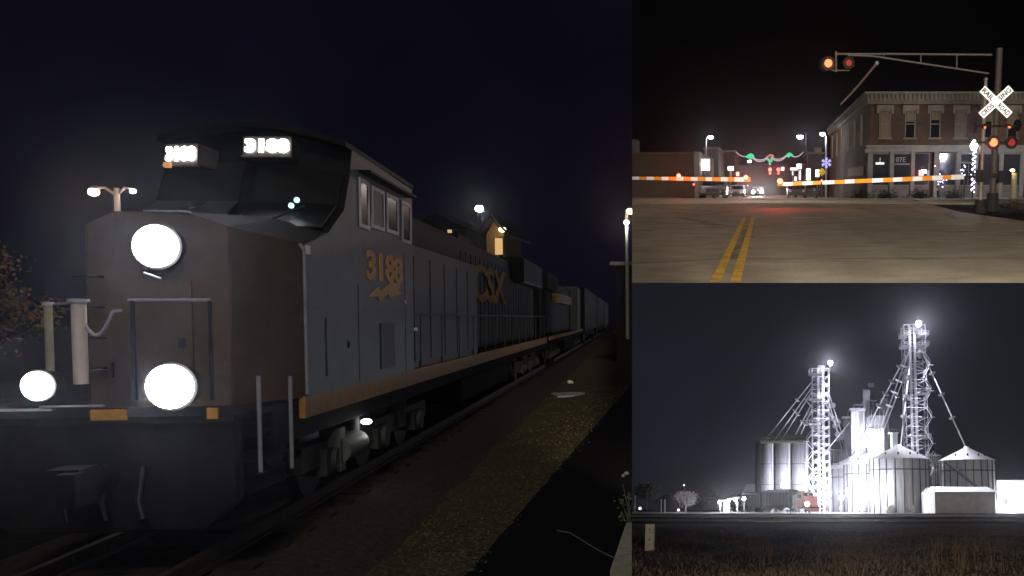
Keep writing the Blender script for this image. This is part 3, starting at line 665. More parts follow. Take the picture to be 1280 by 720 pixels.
GR.part('mast', MB().cyl((xm, 45.2, g0), (xm, 45.2, zt), .1, .085, 14), mat('mast_pale', (.42, .34, .24), .5, .2))
GR.part('cap', MB().ball((xm, 45.2, zt+.05), .12, 10, 6), pole_grey)
GR.part('base', MB().cyl((xm, 45.2, g0-.3), (xm, 45.2, g0+.42), .34, .26, 12), mat('mast_base', (.03, .026, .022), .8))
pz = S.at(1229, 220, 45).z
m = MB().box(xm-.32, xm+.32, 44.75, 45.08, pz-.3, pz+.3).box(xm+.1, xm+1.0, 44.85, 44.95, pz-.12, pz+.12).cyl((xm, 44.6, pz), (xm, 45.3, pz), .16)
GR.part('drive_box', m, black)
GR.part('arm_bracket', MB().box(q.x, xm, 44.9, 45.0, pz-.1, pz-.0).box(q.x, xm-.2, 44.88, 45.02, pz+.1, pz+.16), black)
GR.part('counterweight', MB().box(xm+.75, xm+1.15, 44.7, 45.05, pz-.34, pz+.26), black)
# crossbuck sign
c = S.at(1245, 127.5, 44.7); hw = S.px(44.7)*23; hh = .19
for k, (ang, t1, t2) in enumerate(((-43, 'RAIL', 'ROAD'), (43, 'CROS', 'SING'))):
    a = R(ang); YW = Matrix.Rotation(R(-13), 3, 'Z'); xd = YW @ V(math.cos(a), 0, math.sin(a)); zd = YW @ V(-math.sin(a), 0, math.cos(a)); nd = YW @ V(0, 1, 0); y = -.03 if k == 0 else .0
    mx = Matrix(((xd.x, nd.x, zd.x, c.x+nd.x*y), (xd.y, nd.y, zd.y, c.y+nd.y*y), (xd.z, nd.z, zd.z, c.z), (0, 0, 0, 1)))
    bl = GR.part('crossing_blade', MB().box(-hw, hw, -.012, .012, -hh, hh, mx), mat('sign_white', (.95, .95, .94), .46, 1.0, .03))
    for t_, sg_ in ((t1, -1), (t2, 1)): GR.part('lettering', put_text(MB(), t_, c + nd*(y-.018) + xd*hw*.57*sg_, xd, zd, hw*.74, hh*1.25, .03), black, bl)
def flasher(th, u, v, Y, r, mt, aim=-1, w=0, hood=True, back=True):
    c = S.at(u, v, Y); m = MB()
    if aim == -1: d = V(0, -1, 0)
    else: d = V(*aim).normalized()
    m.cyl(c + d*-.1, c, r*.9, r*1.05, 16)
    if back: m.cyl(c + d*-.03, c + d*-.01, r*1.75, n=20)
    h = th.part('flasher', m, black)
    th.part('lens', MB().cyl(c + d*.002, c + d*.03, r, r*.85, 16), mt, h)
    if hood:
        q = d.to_track_quat('Z', 'Y'); mm = MB(); vs = []
        for e in (0, .28):
            for i in range(9):
                t = math.pi*(i/8); p_ = Vector((math.cos(t)*r*1.1, 0, math.sin(t)*r*1.1)); s_ = d.cross(V(0, 0, 1)).normalized()
                vs.append(c + s_*p_.x + V(0, 0, p_.z) + d*e)
        mm.add(vs, [(i, i+1, 10+i, 9+i) for i in range(8)]); th.part('visor', mm, black, h)
    if w: lamp(S, c + d*.45, w*2.5, (1, .1, .04), .1); glare(S, c + d*.3, w*25, (1, .12, .04))
    return c
fl_on = emit('flasher_bright', (1, .2, .05), 1.7); fl_dim = emit('flasher_dim', (1, .06, .02), .32); fl_hot = emit('flasher_hot', (1, .22, .07), 2.3)
flasher(GR, 1242, 178, 44.4, .2, fl_hot, w=10); flasher(GR, 1264.5, 178, 44.4, .185, fl_dim)
flasher(GR, 1231, 158, 45.0, .13, fl_on, (.75, -.6, 0), back=False); flasher(GR, 1262, 158, 45.0, .1, fl_on, (-.8, -.6, 0), back=False)
flasher(GR, 1218, 159, 45.3, .17, fl_dim, (-.9, .4, 0), hood=False); flasher(GR, 1272, 157, 45.3, .17, fl_dim, (.9, .4, 0), hood=False)
for v in (158, 178):
    a, b = S.at(1218, v, 45.1), S.at(1271, v, 45.1); GR.part('cross_arm', MB().tube([a, b], .05), black)

# ---- cantilever signal
xc = S.at(1243, 200, 47).x; g1 = gz(47); zt = S.at(1243, 60, 47).z
CS = Thing(S, 'cantilever_signal', 'tall cantilever mast with truss arm holding two flashing lamps over the road', 'crossing signal', (xc, 47, g1))
gal = mat('cantilever_grey', (.2, .18, .15), .5, .3)
CS.part('mast', MB().cyl((xc, 47, g1), (xc, 47, zt), .19, .16, 16), mat('cantilever_mast', (.13, .11, .085), .6, .2))
CS.part('base', MB().cyl((xc, 47, g1-.4), (xc, 47, g1+.7), .36, .3, 14), mat('mast_base', (.03, .026, .022), .8))
zz = lambda u, v: S.at(u, v, 46.8)
CS.part('truss_chord', MB().tube([zz(1044, 67.5), zz(1120, 67.5), zz(1240, 68.5)], .055, 8), gal)
CS.part('truss_chord', MB().tube([zz(1060, 69), zz(1090, 70), zz(1150, 79), zz(1236, 92)], .05, 8), gal)
for u, v0, v1 in ((1105, 67, 72), (1151, 67, 79), (1196, 68, 86)): CS.part('strut', MB().tube([zz(u, v0), zz(u, v1)], .04, 6), gal)
CS.part('lamp_hanger', MB().tube([zz(1045, 64), zz(1045, 90)], .06, 8).tube([zz(1039, 88), zz(1062, 88)], .035, 6), gal)
flasher(CS, 1035.5, 79, 46.5, .2, fl_hot, w=6); flasher(CS, 1061, 78.5, 46.5, .17, fl_dim)
flasher(CS, 1030, 81, 47.2, .2, fl_dim, (-.5, .85, 0), hood=False)
c = S.at(1251.5, 219, 46.7); k_ = S.px(46.7)
sg = CS.part('notice_sign', MB().box(c.x-k_*6, c.x+k_*6, 46.72, 46.76, c.z-k_*4.3, c.z+k_*4.3), mat('sign_blue', (.25, .5, .85), .5))
m = MB()
for dz, w in ((.09, .3), (.03, .34), (-.04, .26), (-.1, .3)): m.box(c.x-w/2, c.x+w/2, 46.712, 46.719, c.z+dz-.012, c.z+dz+.012)
CS.part('sign_lines', m, mat('sign_pale_lines', (.5, .65, .85), .5), sg)
a, b = S.at(1096, 79, 47.5), S.at(1051, 130, 76)
m = MB(); pts = [a.lerp(b, i/8) + V(0, 0, -.08*math.sin(math.pi*i/8)) for i in range(9)]; m.tube(pts, .07, 6)
for i in (0, 4): m.ball(pts[i], .11, 8, 6)
single(S, 'guy_cable', m, mat('cable_sheath', (.5, .44, .4), .6), 'slanting grey guy cable between the cantilever arm and the brick corner building', 'cable')

# ---- corner building
bx0, by = S.at(1085, 200, 80).x, 80.0; ztop = S.at(0, 115, 80).z; bx1 = 27.0; byb = 132.0
px = S.px(by); X = lambda u: S.at(u, 200, by).x; Z = lambda v: S.at(1150, v, by).z
brk = brick('dark_brick', (.095, .042, .019), (.062, .028, .014), (.07, .05, .032))
stone = mat('cornice_stone', (.2, .17, .13), .8, 0, .35, 1.2, .1); stone_l = mat('storefront_white', (.24, .22, .19), .7, 0, .3, 1.2)
B = Thing(S, 'brick_building', 'two-storey brick corner building with white cornice and shopfront windows', 'building', (bx0, by, 0))
B.part('wall', MB().box(bx0+.15, bx1, by+.05, byb, Z(186), Z(121)).box(bx0+.15, bx1, by+1.6, byb, -.6, Z(186)-.003), brk)
cz = MB().box(bx0-.45, bx1, by-.5, by+.1, Z(118), ztop).box(bx0-.2, bx1, by-.25, by+.08, Z(126), Z(118)-.003).box(bx0-.12, bx1, by-.1, by+.04, Z(130), Z(126)-.003)
cz.box(bx0-.45, bx0+.1, by+.1, byb, Z(118), ztop).box(bx0-.2, bx0+.12, by+.1, byb, Z(126), Z(118)-.003).box(bx0-.12, bx0+.14, by+.1, byb, Z(130), Z(126)-.003)
co = B.part('cornice', cz, stone)
m = MB()
for i in range(48): x = bx0 + .1 + i*.37; m.box(x, x+.18, by-.42, by-.252, Z(125), Z(118.2))
for i in range(70): y = by + .3 + i*.72; m.box(bx0-.38, bx0-.202, y, y+.3, Z(125), Z(118.2))
B.part('dentils', m, stone, co)
blind = mat('window_blind_tan', (.16, .12, .07), .8, 0, .2, 1); dark_g = glass('upper_glass')
for i, (u0, u1, vb) in enumerate(((1098, 1112, 172), (1130, 1143, 152), (1161, 1174, 150), (1192, 1206, 172), (1226, 1239, 152), (1257, 1270, 160), (1287, 1300, 172))):
    x0, x1 = X(u0), X(u1); z0, z1 = Z(172), Z(138)
    fr = MB().box(x0, x0+.09, by-.02, by+.049, z0, z1).box(x1-.09, x1, by-.02, by+.049, z0, z1).box(x0+.09, x1-.09, by-.02, by+.049, z1-.09, z1).box(x0+.09, x1-.09, by-.02, by+.049, (z0+z1)/2-.04, (z0+z1)/2+.04)
    w = B.part('window', fr, stone)
    B.part('pane', MB().box(x0+.09, x1-.09, by+.02, by+.047, z0, z1-.09), dark_g, w)
    if Z(vb) < (z0+z1)/2+.3 or True: B.part('blind', MB().box(x0+.12, x1-.12, by+.0, by+.017, max(z0, Z(vb)), z1-.1), blind, w)
    B.part('lintel', MB().box(x0-.25, x1+.25, by-.16, by+.048, z1+.0, Z(131.5)).box(x0-.25, x0-.02, by-.13, by+.047, Z(142), z1-.003).box(x1+.02, x1+.25, by-.13, by+.047, Z(142), z1-.003), stone, w)
    B.part('sill', MB().box(x0-.15, x1+.15, by-.14, by+.048, z0-.14, z0), stone, w)
B.part('shop_fascia', MB().box(bx0-.1, bx1, by-.2, by+.4, Z(190), Z(184)).box(bx0-.2, bx1, by-.32, by+.42, Z(184)+.003, Z(181.5)), stone_l)
for u, w in ((1087.5, 5), (1114.5, 4), (1140.8, 4), (1170.5, 5.5), (1198, 4.5), (1219.5, 5), (1252, 4), (1278, 5)):
    x = X(u); B.part('pilaster', MB().box(x-w*px/2, x+w*px/2, by-.15, by+.3, .0, Z(190)-.003), stone_l)
shop_g = glass('shop_glass', (.03, .034, .04), .12)
bulk = mat('bulkhead_panel', (.16, .14, .12), .8, 0, .3, 2)
def shop_bay(u0, u1, vt, vb=232, transom=None):
    x0, x1 = X(u0), X(u1)
    w = B.part('shop_window', MB().box(x0, x0+.06, by+.0, by+.1, Z(vb), Z(vt)).box(x1-.06, x1, by+.0, by+.1, Z(vb), Z(vt)).box(x0+.06, x1-.06, by, by+.1, Z(vt)-.06, Z(vt)).box(x0+.06, x1-.06, by, by+.1, Z(vb), Z(vb)+.06), stone_l)
    B.part('pane', MB().box(x0+.06, x1-.06, by+.03, by+.06, Z(vb)+.06, Z(vt)-.06), shop_g, w)
    if transom: B.part('transom', MB().box(x0+.06, x1-.06, by-.05, by+.028, Z(transom+1.2), Z(transom-.8)), stone_l, w)
    B.part('bulkhead', MB().box(x0, x1, by+.01, by+.2, 0, Z(vb)-.003), bulk)
    B.part('shop_fill', MB().box(x0, x1, by+.02, by+.12, Z(vt)+.003, Z(190)-.003), stone_l) if vt > 191 else None
    return w
shop_bay(1090.5, 1112, 192); w2 = shop_bay(1117, 1138.5, 192, transom=205); shop_bay(1143, 1162, 191); shop_bay(1174, 1195.5, 191); w5 = shop_bay(1200.5, 1217, 192, transom=203)
shop_bay(1222, 1250, 192); shop_bay(1254, 1276, 192)
x0, x1 = X(1200.5)+.06, X(1217)-.06; m = MB()
for t in (.33, .66): m.box(x0+(x1-x0)*t-.025, x0+(x1-x0)*t+.025, by, by+.028, Z(231), Z(205))
for v in (212, 221): m.box(x0, x1, by+.001, by+.027, Z(v+.3), Z(v-.3))
B.part('glazing_bars', m, stone_l, w5)
m = MB(); put_text(m, '07E', (X(1126), by+.022, Z(199.5)), (1, 0, 0), (0, 0, 1), .85, .42); B.part('lettering', m, mat('window_lettering', (.42, .42, .4), .6), w2)
B.part('door_return', MB().box(X(1163), X(1167.5), by+.35, by+.5, 0, Z(190)), mat('red_brown_door', (.06, .022, .018), .6))
# arched windows along the side wall
for i, y in enumerate((87, 94, 101.5, 110, 118, 126)):
    m = MB(); zs, zp = Z(178), Z(143); hw = .55; arc = [(y - hw, zs), (y - hw, zp)] + [(y - hw*math.cos(t), zp + hw*math.sin(t)) for t in [math.pi*k/8 for k in range(1, 8)]] + [(y + hw, zp), (y + hw, zs)]
    inner = [(y + (a - y)*.72, zs + (b - zs)*.94 if b > zs else b) for a, b in arc]
    n = len(arc); vs = [(bx0+.05, a, b) for a, b in arc] + [(bx0+.05, a, b) for a, b in inner] + [(bx0+.15, a, b) for a, b in arc] + [(bx0+.15, a, b) for a, b in inner]
    m.add(vs, [(k, k+1, n+k+1, n+k) for k in range(n-1)] + [(k, k+1, 2*n+k+1, 2*n+k) for k in range(n-1)] + [(n+k, n+k+1, 3*n+k+1, 3*n+k) for k in range(n-1)])
    w = B.part('arched_window', m, mat('arch_trim', (.62, .52, .36), .8))
    B.part('pane', MB().prism(inner, lambda p: (bx0+.12, p[0], p[1]), lambda p: (bx0+.148, p[0], p[1])), dark_g, w)
B.part('wall_sign', MB().box(bx0+.02, bx0+.149, 84, 100, Z(219), Z(206)), mat('dull_red_sign', (.2, .045, .025), .7))
B.part('corner_capital', MB().box(bx0-.3, bx0+.3, by-.35, by+.2, Z(191), Z(186)), stone_l)
# shop signs that hang inside or in front of the windows
c = S.at(1100, 204.3, 79.8); single(S, 'window_sign', MB().box(c.x-.37, c.x+.37, 79.78, 79.84, c.z-.09, c.z+.09).box(c.x-.01, c.x+.01, 79.8, 79.82, c.z+.09, c.z+.5), emit('sign_pale', (1, .88, .72), 1.3), 'small lit white strip sign in the leftmost shop window', 'sign')
c = S.at(1153, 216.5, 79.75); th = Thing(S, 'neon_sign', 'glowing red and white neon sign in the third shop window', 'sign', c)
th.part('panel', MB().box(c.x-.3, c.x+.1, 79.72, 79.78, c.z-.2, c.z+.25), emit('neon_red', (1, .14, .12), 9)); th.part('tube', MB().box(c.x-.1, c.x+.32, 79.66, 79.71, c.z-.02, c.z+.3), emit('neon_white', (1, .85, .85), 6)); lamp(S, c + V(0, -.7, 0), 18, (1, .12, .1), .2)
c = S.at(1160, 216, 79.75); th.part('poster', MB().box(c.x-.1, c.x+.12, 79.72, 79.78, c.z-.25, c.z+.2), emit('poster_lit', (.6, .65, .75), .5))
# decorated post with lantern and fairy lights
fb = emit('fairy_light', (.62, .55, 1), 9)
xl = S.at(1217.5, 200, 74).x; LP = Thing(S, 'lamp_post', 'post wrapped in bluish fairy lights under a glaring white lantern', 'lamp post', (xl, 74, .17))
LP.part('pole', MB().cyl((xl, 74, .15), (xl, 74, S.at(0, 190, 74).z), .07, .06, 8), black)
c = S.at(1217.5, 182, 74); m = MB().lathe(c, [(.0, .5), (.1, .4), (.3, .08), (.32, -.08), (.2, -.34), (.0, -.36)], 12); LP.part('lantern', m, emit('lantern_glow', (.95, .95, 1), 12)); lamp(S, c + V(0, -.9, -.5), 1000, (.9, .92, 1), .25); glare(S, c + V(0, -.6, 0), 700, (.88, .88, 1))
m = MB()
for k in range(46):
    t = k/45; z = S.at(0, 240, 74).z + (S.at(0, 190, 74).z - S.at(0, 240, 74).z)*t; a = k*1.1
    if .34 < t < .5: continue
    m.ball((xl + math.cos(a)*.11, 74 + math.sin(a)*.11, z), .055 if t > .5 else .06, 6, 4)
LP.part('fairy_lights', m, fb); lamp(S, S.at(1216, 205, 73.6), 25, (.6, .55, 1), .2)
m = MB(); c = S.at(1176, 226, 77)
for k in range(13): m.ball(c + V(random.gauss(0, .22), random.gauss(0, .15), random.gauss(0, .42)), .05, 6, 4)
th = Thing(S, 'planter_shrub', 'small shrub in a tub hung with bluish fairy lights beside the white pilaster', 'shrub', (c.x, 77, .17)); th.part('fairy_lights', m, fb)
m = MB()
for k in range(240):
    q = c + V(random.gauss(0, .2), random.gauss(0, .15), random.gauss(-.1, .4)); d = V(random.uniform(-1, 1), random.uniform(-1, 1), random.uniform(-.5, 1)).normalized()*.12; e = d.orthogonal().normalized()*.04; m.add([q, q+d*.5+e, q+d, q+d*.5-e], [(0, 1, 2, 3)])
th.part('foliage', m, mat('shrub_leaf', (.04, .06, .03), .7)); th.part('tub', MB().cyl((c.x, 77, .17), (c.x, 77, .75), .26, .34, 14), mat('tub_dark', (.08, .07, .06), .8))
m = MB(); c = S.at(1206, 214, 77)
for k in range(10): m.ball(c + V(random.gauss(0, .3), random.gauss(0, .15), random.gauss(0, .3)), .045, 6, 4)
th = Thing(S, 'planter_shrub', 'small shrub hung with bluish fairy lights just left of the lantern post', 'shrub', (c.x, 77, .17)); th.part('fairy_lights', m, fb)
th.part('stem', MB().tube([(c.x, 77, .2), (c.x+.05, 77, c.z)], .05).tube([(c.x, 77, c.z-.5), (c.x-.3, 77, c.z+.1)], .03).tube([(c.x, 77, c.z-.4), (c.x+.3, 77, c.z+.2)], .03), steel_dark)
# lit bollard at the right, dark planting along the pavement
xb_ = S.at(1267.5, 230, 60).x; th = Thing(S, 'bollard_light', 'stout pale bollard with a small lamp on top, right of the cantilever mast', 'bollard', (xb_, 60, gz(60)-.25))
th.part('post', MB().cyl((xb_, 60, gz(60)-.3), (xb_, 60, S.at(0, 216, 60).z), .2, .2, 14), mat('bollard_pale', (.5, .44, .3), .7)); c = S.at(1265, 213, 60)
th.part('lamp', MB().ball((c.x, 59.9, c.z), .17, 12, 6, .6), emit('bollard_lamp', (1, .72, .4), 7)); lamp(S, c + V(-.1, -.45, .0), 14, (1, .75, .45), .1)
def shrub(u, v, Y, w, h, label, grp, seed):
    rnd = random.Random(seed); c = S.at(u, v, Y); m = MB()
    th = Thing(S, 'shrub', label, 'shrub', (c.x, Y, c.z), group=grp, trim='R')
    for k in range(420):
        q = c + V(rnd.gauss(0, w*.35), rnd.gauss(0, .3), abs(rnd.gauss(0, h*.5))); d = V(rnd.uniform(-1, 1), rnd.uniform(-1, 1), rnd.uniform(-.2, 1)).normalized()*.16; e = d.orthogonal().normalized()*.05; m.add([q, q+d*.5+e, q+d, q+d*.5-e], [(0, 1, 2, 3)])
    th.part('foliage', m, mat('verge_leaf', (.03, .032, .02), .8, 0, .5, 3, spec=.08)); m = MB()
    for k in range(5): m.tube([c + V(rnd.gauss(0, w*.1), 0, -.15), c + V(rnd.gauss(0, w*.3), rnd.gauss(0, .2), h*.6)], .02, 4)
    th.part('stem', m, black)
for i, (u, lab) in enumerate(((1077, 'dark shrub at the foot of the brick building corner'), (1108, 'dark shrub below the leftmost shop window'), (1150, 'dark shrub below the red neon sign'), (1192, 'dark shrub below the window left of the lantern'))):
    shrub(u, 248, 72, 1.1, .55, lab, 'dark shrubs along the shopfront', i)
m = MB(); c = S.at(1272, 258, 46); 
for k in range(9): m.ball(c + V(random.gauss(.2, .5), random.gauss(0, .3), random.uniform(-.15, .15)), random.uniform(.18, .32), 7, 5, .7)
single(S, 'rubble_heap', m, mat('rubble', (.05, .037, .03), .9, 0, .5, 3, .5), 'low heap of pale rubble by the foot of the cantilever mast', 'rubble')

# ---- left side of the street
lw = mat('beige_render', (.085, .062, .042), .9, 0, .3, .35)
xe = S.at(867, 200, 88).x; zt = S.at(0, 190.5, 88).z
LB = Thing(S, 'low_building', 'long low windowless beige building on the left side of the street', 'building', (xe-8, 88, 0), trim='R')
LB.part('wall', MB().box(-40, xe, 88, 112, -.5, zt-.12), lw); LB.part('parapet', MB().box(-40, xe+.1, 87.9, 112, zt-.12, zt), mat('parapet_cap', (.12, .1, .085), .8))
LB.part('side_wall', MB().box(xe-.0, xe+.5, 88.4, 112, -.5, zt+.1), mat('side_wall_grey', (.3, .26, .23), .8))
LB.part('roof_unit', MB().box(S.at(785, 190, 90).x, S.at(794.5, 190, 90).x, 90, 93, zt, S.at(0, 174, 90).z), mat('roof_unit', (.1, .095, .09), .7))
def shop(fr_u0, fr_u1, v, Y, dep, name, label, mt, extra=None, cat='building'):
    a, b = S.at(fr_u0, v, Y), S.at(fr_u1, v, Y); th = Thing(S, name, label, cat, ((a.x+b.x)/2, Y, gz(Y)), trim='R')
    th.part('wall', MB().box(a.x, b.x, Y, Y+dep, gz(Y)-.5, a.z-.25), mt); th.part('parapet', MB().box(a.x-.1, b.x+.1, Y-.1, Y+dep, a.z-.25, a.z), stone)
    for k in range(3):
        x = a.x + (b.x-a.x)*(k+.5)/3; w = (b.x-a.x)*.2
        f = th.part('window', MB().box(x-w/2-.08, x+w/2+.08, Y-.03, Y-.002, gz(Y)+.9, gz(Y)+2.6), stone); th.part('pane', MB().box(x-w/2, x+w/2, Y-.05, Y-.032, gz(Y)+1, gz(Y)+2.5), mat('dull_window', (.015, .015, .017), .6), f)
    return th
dk1 = brick('dim_brick', (.08, .05, .04), (.06, .04, .03), (.06, .05, .045)); dk2 = mat('dim_render', (.1, .085, .075), .85)
shop(880, 898, 184, 118, 16, 'shop_building', 'dim narrow shop building just beyond the low beige building', dk2); shop(899, 919, 188, 140, 14, 'shop_building', 'dark brick shop building down the left side behind the white car', dk1)
shop(1010, 1034, 190, 140, 20, 'shop_building', 'dim brick shop building down the right side behind the snowflake', dk1); shop(1019, 1027, 184, 150, 3, 'chimney_stack', 'pale square chimney stack above the dim brick shop on the right', mat('pale_stack', (.25, .21, .17), .8), cat='chimney')
# dusky houses closing the street
a, b = S.at(922, 208, 172), S.at(996, 208, 172); fbld = Thing(S, 'shop_building', 'dark building closing the far end of the street behind the traffic lights', 'building', ((a.x+b.x)/2, 172, gz(172)))
fbld.part('wall', MB().box(a.x, b.x, 172, 182, gz(172)-.5, a.z), mat('far_dark_wall', (.05, .03, .028), .9)); fbld.part('roof', MB().box(a.x-.3, b.x+.3, 171.7, 182, a.z+.002, a.z+.3), black)
fbld.part('doorway', MB().box(a.x+3, a.x+5, 171.9, 171.99, gz(172), gz(172)+2.3), black)

# ---- street lamps
def lamp_post(label, ub, vb, Y, ut, vt, uh, vh, r, power, mt=pole_grey, bulb=None):
    b = S.at(ub, 230, Y); t = S.at(ut, vt, Y); h = S.at(uh, vh, Y); g = gz(Y)
    th = Thing(S, 'street_lamp', label, 'street lamp', (b.x, Y, g), group='street lamps along the main street')
    th.part('pole', MB().cyl((b.x, Y, g-.2), (t.x, Y, t.z), .14, .1, 8), mt)
    th.part('arm', MB().tube([t, V((t.x+h.x)/2, Y, max(t.z, h.z)+.25), V(h.x, Y, h.z+r*.8)], .06), mt)
    hd = th.part('lamp_head', MB().cyl((h.x, Y, h.z+r*.35), (h.x, Y, h.z+r*.9), r*1.2, r*.7, 10), mt)
    th.part('bulb', MB().ball(h, r, 12, 8, .7), bulb or white_lamp, hd)
    if power: lamp(S, h + V(0, -.3, -r-.2), power, (.95, .96, 1), .3); glare(S, h + V(0, -r-.1, 0), power*3, (.95, .96, 1))
lamp_post('street lamp on a pole above the low beige building, left side', 882.5, 240, 112, 882.5, 173.5, 888.5, 171.5, .3, 110)
lamp_post('brightest street lamp, hanging alone above the right end of the garland', 1008, 235, 125, 1008, 168, 1000, 171, .42, 120, steel_dark)
lamp_post('street lamp on a pale pole against the side of the brick building', 1033, 235, 112, 1032.5, 171, 1028, 167.5, .3, 200, mat('lamp_pole_pale', (.55, .55, .58), .5))
lamp_post('small distant street lamp low on the left, under the green bell', 936, 235, 190, 935, 199, 936.5, 201.5, .38, 30, steel_dark)
# ---- garland across the street
Yg = 120; GA = Thing(S, 'garland', 'christmas garland with green bells strung across the street', 'garland', S.at(962, 200, Yg))
def swag(pts, n=8):
    out = []
    for (u0, v0), (u1, v1), sag in pts:
        out.append([S.at(u0+(u1-u0)*i/n, v0+(v1-v0)*i/n + sag*4*(i/n)*(1-i/n), Yg) for i in range(n+1)])
    return out
m = MB()
for pl in swag([((920, 190), (935, 195), 2.6), ((940, 196), (960, 196), 4), ((940, 197), (960, 197), 5), ((964, 196), (983, 194), 4), ((964, 197), (983, 195), 5), ((987, 193), (1004, 190), 4.5)]): m.tube(pl, .06, 5)
GA.part('tinsel_rope', m, emit('tinsel_white', (.75, .65, .75), .7))
def bell(u, v, w, h, mt):
    c = S.at(u, v, Yg); k = S.px(Yg); m = MB().lathe(c, [(0, h*k*.5), (w*k*.2, h*k*.42), (w*k*.3, 0), (w*k*.5, -h*k*.4), (w*k*.5, -h*k*.5), (0, -h*k*.42)], 10)
    return m
GA.part('bell', MB().tube([S.at(933, 197, Yg), S.at(936, 193.5, Yg), S.at(940, 193, Yg), S.at(942, 197, Yg)], .16).tube([S.at(935, 198, Yg), S.at(938, 195, Yg), S.at(939, 199, Yg)], .16), emit('bell_green', (.04, .85, .35), .8))
GA.part('bell', MB().tube([S.at(983, 195.5, Yg), S.at(986, 191.5, Yg), S.at(989, 193, Yg), S.at(991, 195, Yg)], .16).tube([S.at(985, 196.5, Yg), S.at(987, 193.5, Yg)], .16), _m['bell_green'])
GA.part('bell', MB().tube([S.at(959, 198, Yg), S.at(963, 203, Yg), S.at(966, 198, Yg)], .16).tube([S.at(961, 199, Yg), S.at(962.5, 201, Yg)], .15), _m['bell_green'])
GA.part('bow', MB().tube([S.at(958, 197, Yg), S.at(963, 193.5, Yg), S.at(967, 195, Yg), S.at(963, 198, Yg), S.at(968, 199, Yg)], .13), emit('bow_pink', (1, .35, .4), .6))
GA.part('tassel', MB().tube([S.at(962, 204, Yg), S.at(963, 206, Yg)], .12), emit('tinsel_white', (.75, .65, .75), .7))
GA.part('span_wire', MB().tube([S.at(915, 186, Yg), S.at(920, 190, Yg)], .02).tube([S.at(1004, 190, Yg), S.at(1032, 182, Yg)], .02), steel_dark)
# snowflake ornament on the lamp pole
c = S.at(1033, 203.5, 108); m = MB(); k = S.px(108)*6
for i in range(6):
    a = R(60*i+30); d = V(math.cos(a), 0, math.sin(a)); m.tube([c, c+d*k], .055, 5)
    for t in (.5, .8):
        for sgn in (1, -1): e = V(math.cos(a+sgn*.9), 0, math.sin(a+sgn*.9)); m.tube([c+d*k*t, c+d*k*t+e*k*.32], .05, 5)
single(S, 'snowflake_ornament', m, emit('snowflake_blue', (.5, .48, 1), 1.3), 'lit bluish snowflake ornament hung on the pole by the brick building', 'ornament')
# ---- traffic signals on a span wire
def signal(u, v, label):
    Y = 150; c = S.at(u, v, Y); th = Thing(S, 'traffic_light', label, 'traffic light', (c.x, Y, c.z-1), group='traffic lights over the far junction')
    th.part('housing', MB().box(c.x-.3, c.x+.3, Y, Y+.3, c.z-1.2, c.z+.45), black, bevel=.04)
    th.part('red_lens', MB().cyl((c.x, Y+.02, c.z), (c.x, Y-.05, c.z), .3, n=14), emit('signal_red', (1, .13, .08), 3)); th.part('dark_lens', MB().cyl((c.x, Y+.02, c.z-.6), (c.x, Y-.03, c.z-.6), .22, n=12), emit('signal_amber_dim', (1, .25, .08), .9))
    lamp(S, c + V(0, -1.2, 0), 480, (1, .07, .05), .3); glare(S, c + V(0, -.3, 0), 500, (1, .06, .05))
signal(962.5, 212, 'red traffic light, left one of the two over the far junction'); signal(973, 212, 'red traffic light, right one of the two, beside the small white sign')
single(S, 'span_wire', MB().tube([S.at(918, 203, 150.4), S.at(960, 206, 150.4), S.at(1010, 204.5, 150.4)], .035, 5), steel_dark, 'dark span wire that carries the two red traffic lights', 'wire')
# ---- lit signs and other lights down the street
def lit_sign(u0, u1, v0, v1, Y, col, st, label, post=True, w=0, name='lit_sign', legs=None):
    a, b = S.at(u0, v1, Y), S.at(u1, v0, Y); th = Thing(S, name, label, 'sign', ((a.x+b.x)/2, Y, gz(Y)), trim='R')
    th.part('face', MB().box(a.x, b.x, Y-.03, Y, a.z, b.z), emit('sign_%d_%d' % (u0, v0), col, st)); th.part('frame', MB().box(a.x-.05, b.x+.05, Y+.001, Y+.2, a.z-.05, b.z+.05), steel_dark)
    if post: x = (a.x+b.x)/2; th.part('post', MB().cyl((x, Y+.1, gz(Y)-.1), (x, Y+.1, a.z), .07, n=6), pole_grey)
    if w: lamp(S, V((a.x+b.x)/2, Y-.8, (a.z+b.z)/2), w, col, .4)
    return th
lit_sign(876, 887, 199, 213, 92, (1, .97, 1), 5, 'big square white lit sign left of the main street', w=60)
m = MB(); pts = [S.at(u, v, 92) for u, v in ((866, 205), (871, 206), (867, 208), (869.5, 212), (867, 207))]; m.tube(pts, .09, 5); p2 = S.at(869, 217, 92); m.tube([S.at(868, 211, 92), p2], .11, 5)
single(S, 'neon_sign', m, emit('neon_violet', (.75, .65, 1), 2.2), 'small violet neon arrow left of the big square sign', 'sign')
lit_sign(910, 917, 208, 213, 130, (1, .95, .95), 4, 'small white lit sign above the white parked car')
lit_sign(912, 915, 214, 222, 131, (1, .55, .45), .5, 'narrow dim pinkish sign under the small white sign', post=False)
lit_sign(900, 902, 209, 213, 131, (.95, .95, 1), .9, 'tiny pale lit sign left of the pinkish sign')
lit_sign(920, 924, 215, 220, 134, (1, .55, .4), 1.6, 'small orange-red neon sign left of the gate tip')
lit_sign(976.5, 980, 209, 213, 152, (1, .9, .88), 3, 'small white sign right beside the traffic lights', post=False)
lit_sign(988, 997, 210, 212.5, 118, (.95, .97, 1), 4, 'thin horizontal white lit sign right of the street'); lit_sign(996, 1002, 205, 211, 119, (.8, .95, 1), 4, 'pale blue lit sign on top of the thin horizontal one')
lit_sign(998, 1001, 213, 225, 121, (1, .9, .9), 2.2, 'narrow upright sign of stacked white letters'); lit_sign(1008, 1013, 211, 225, 110, (1, .97, .95), 5, 'tall white lit banner sign right of the street', w=60)
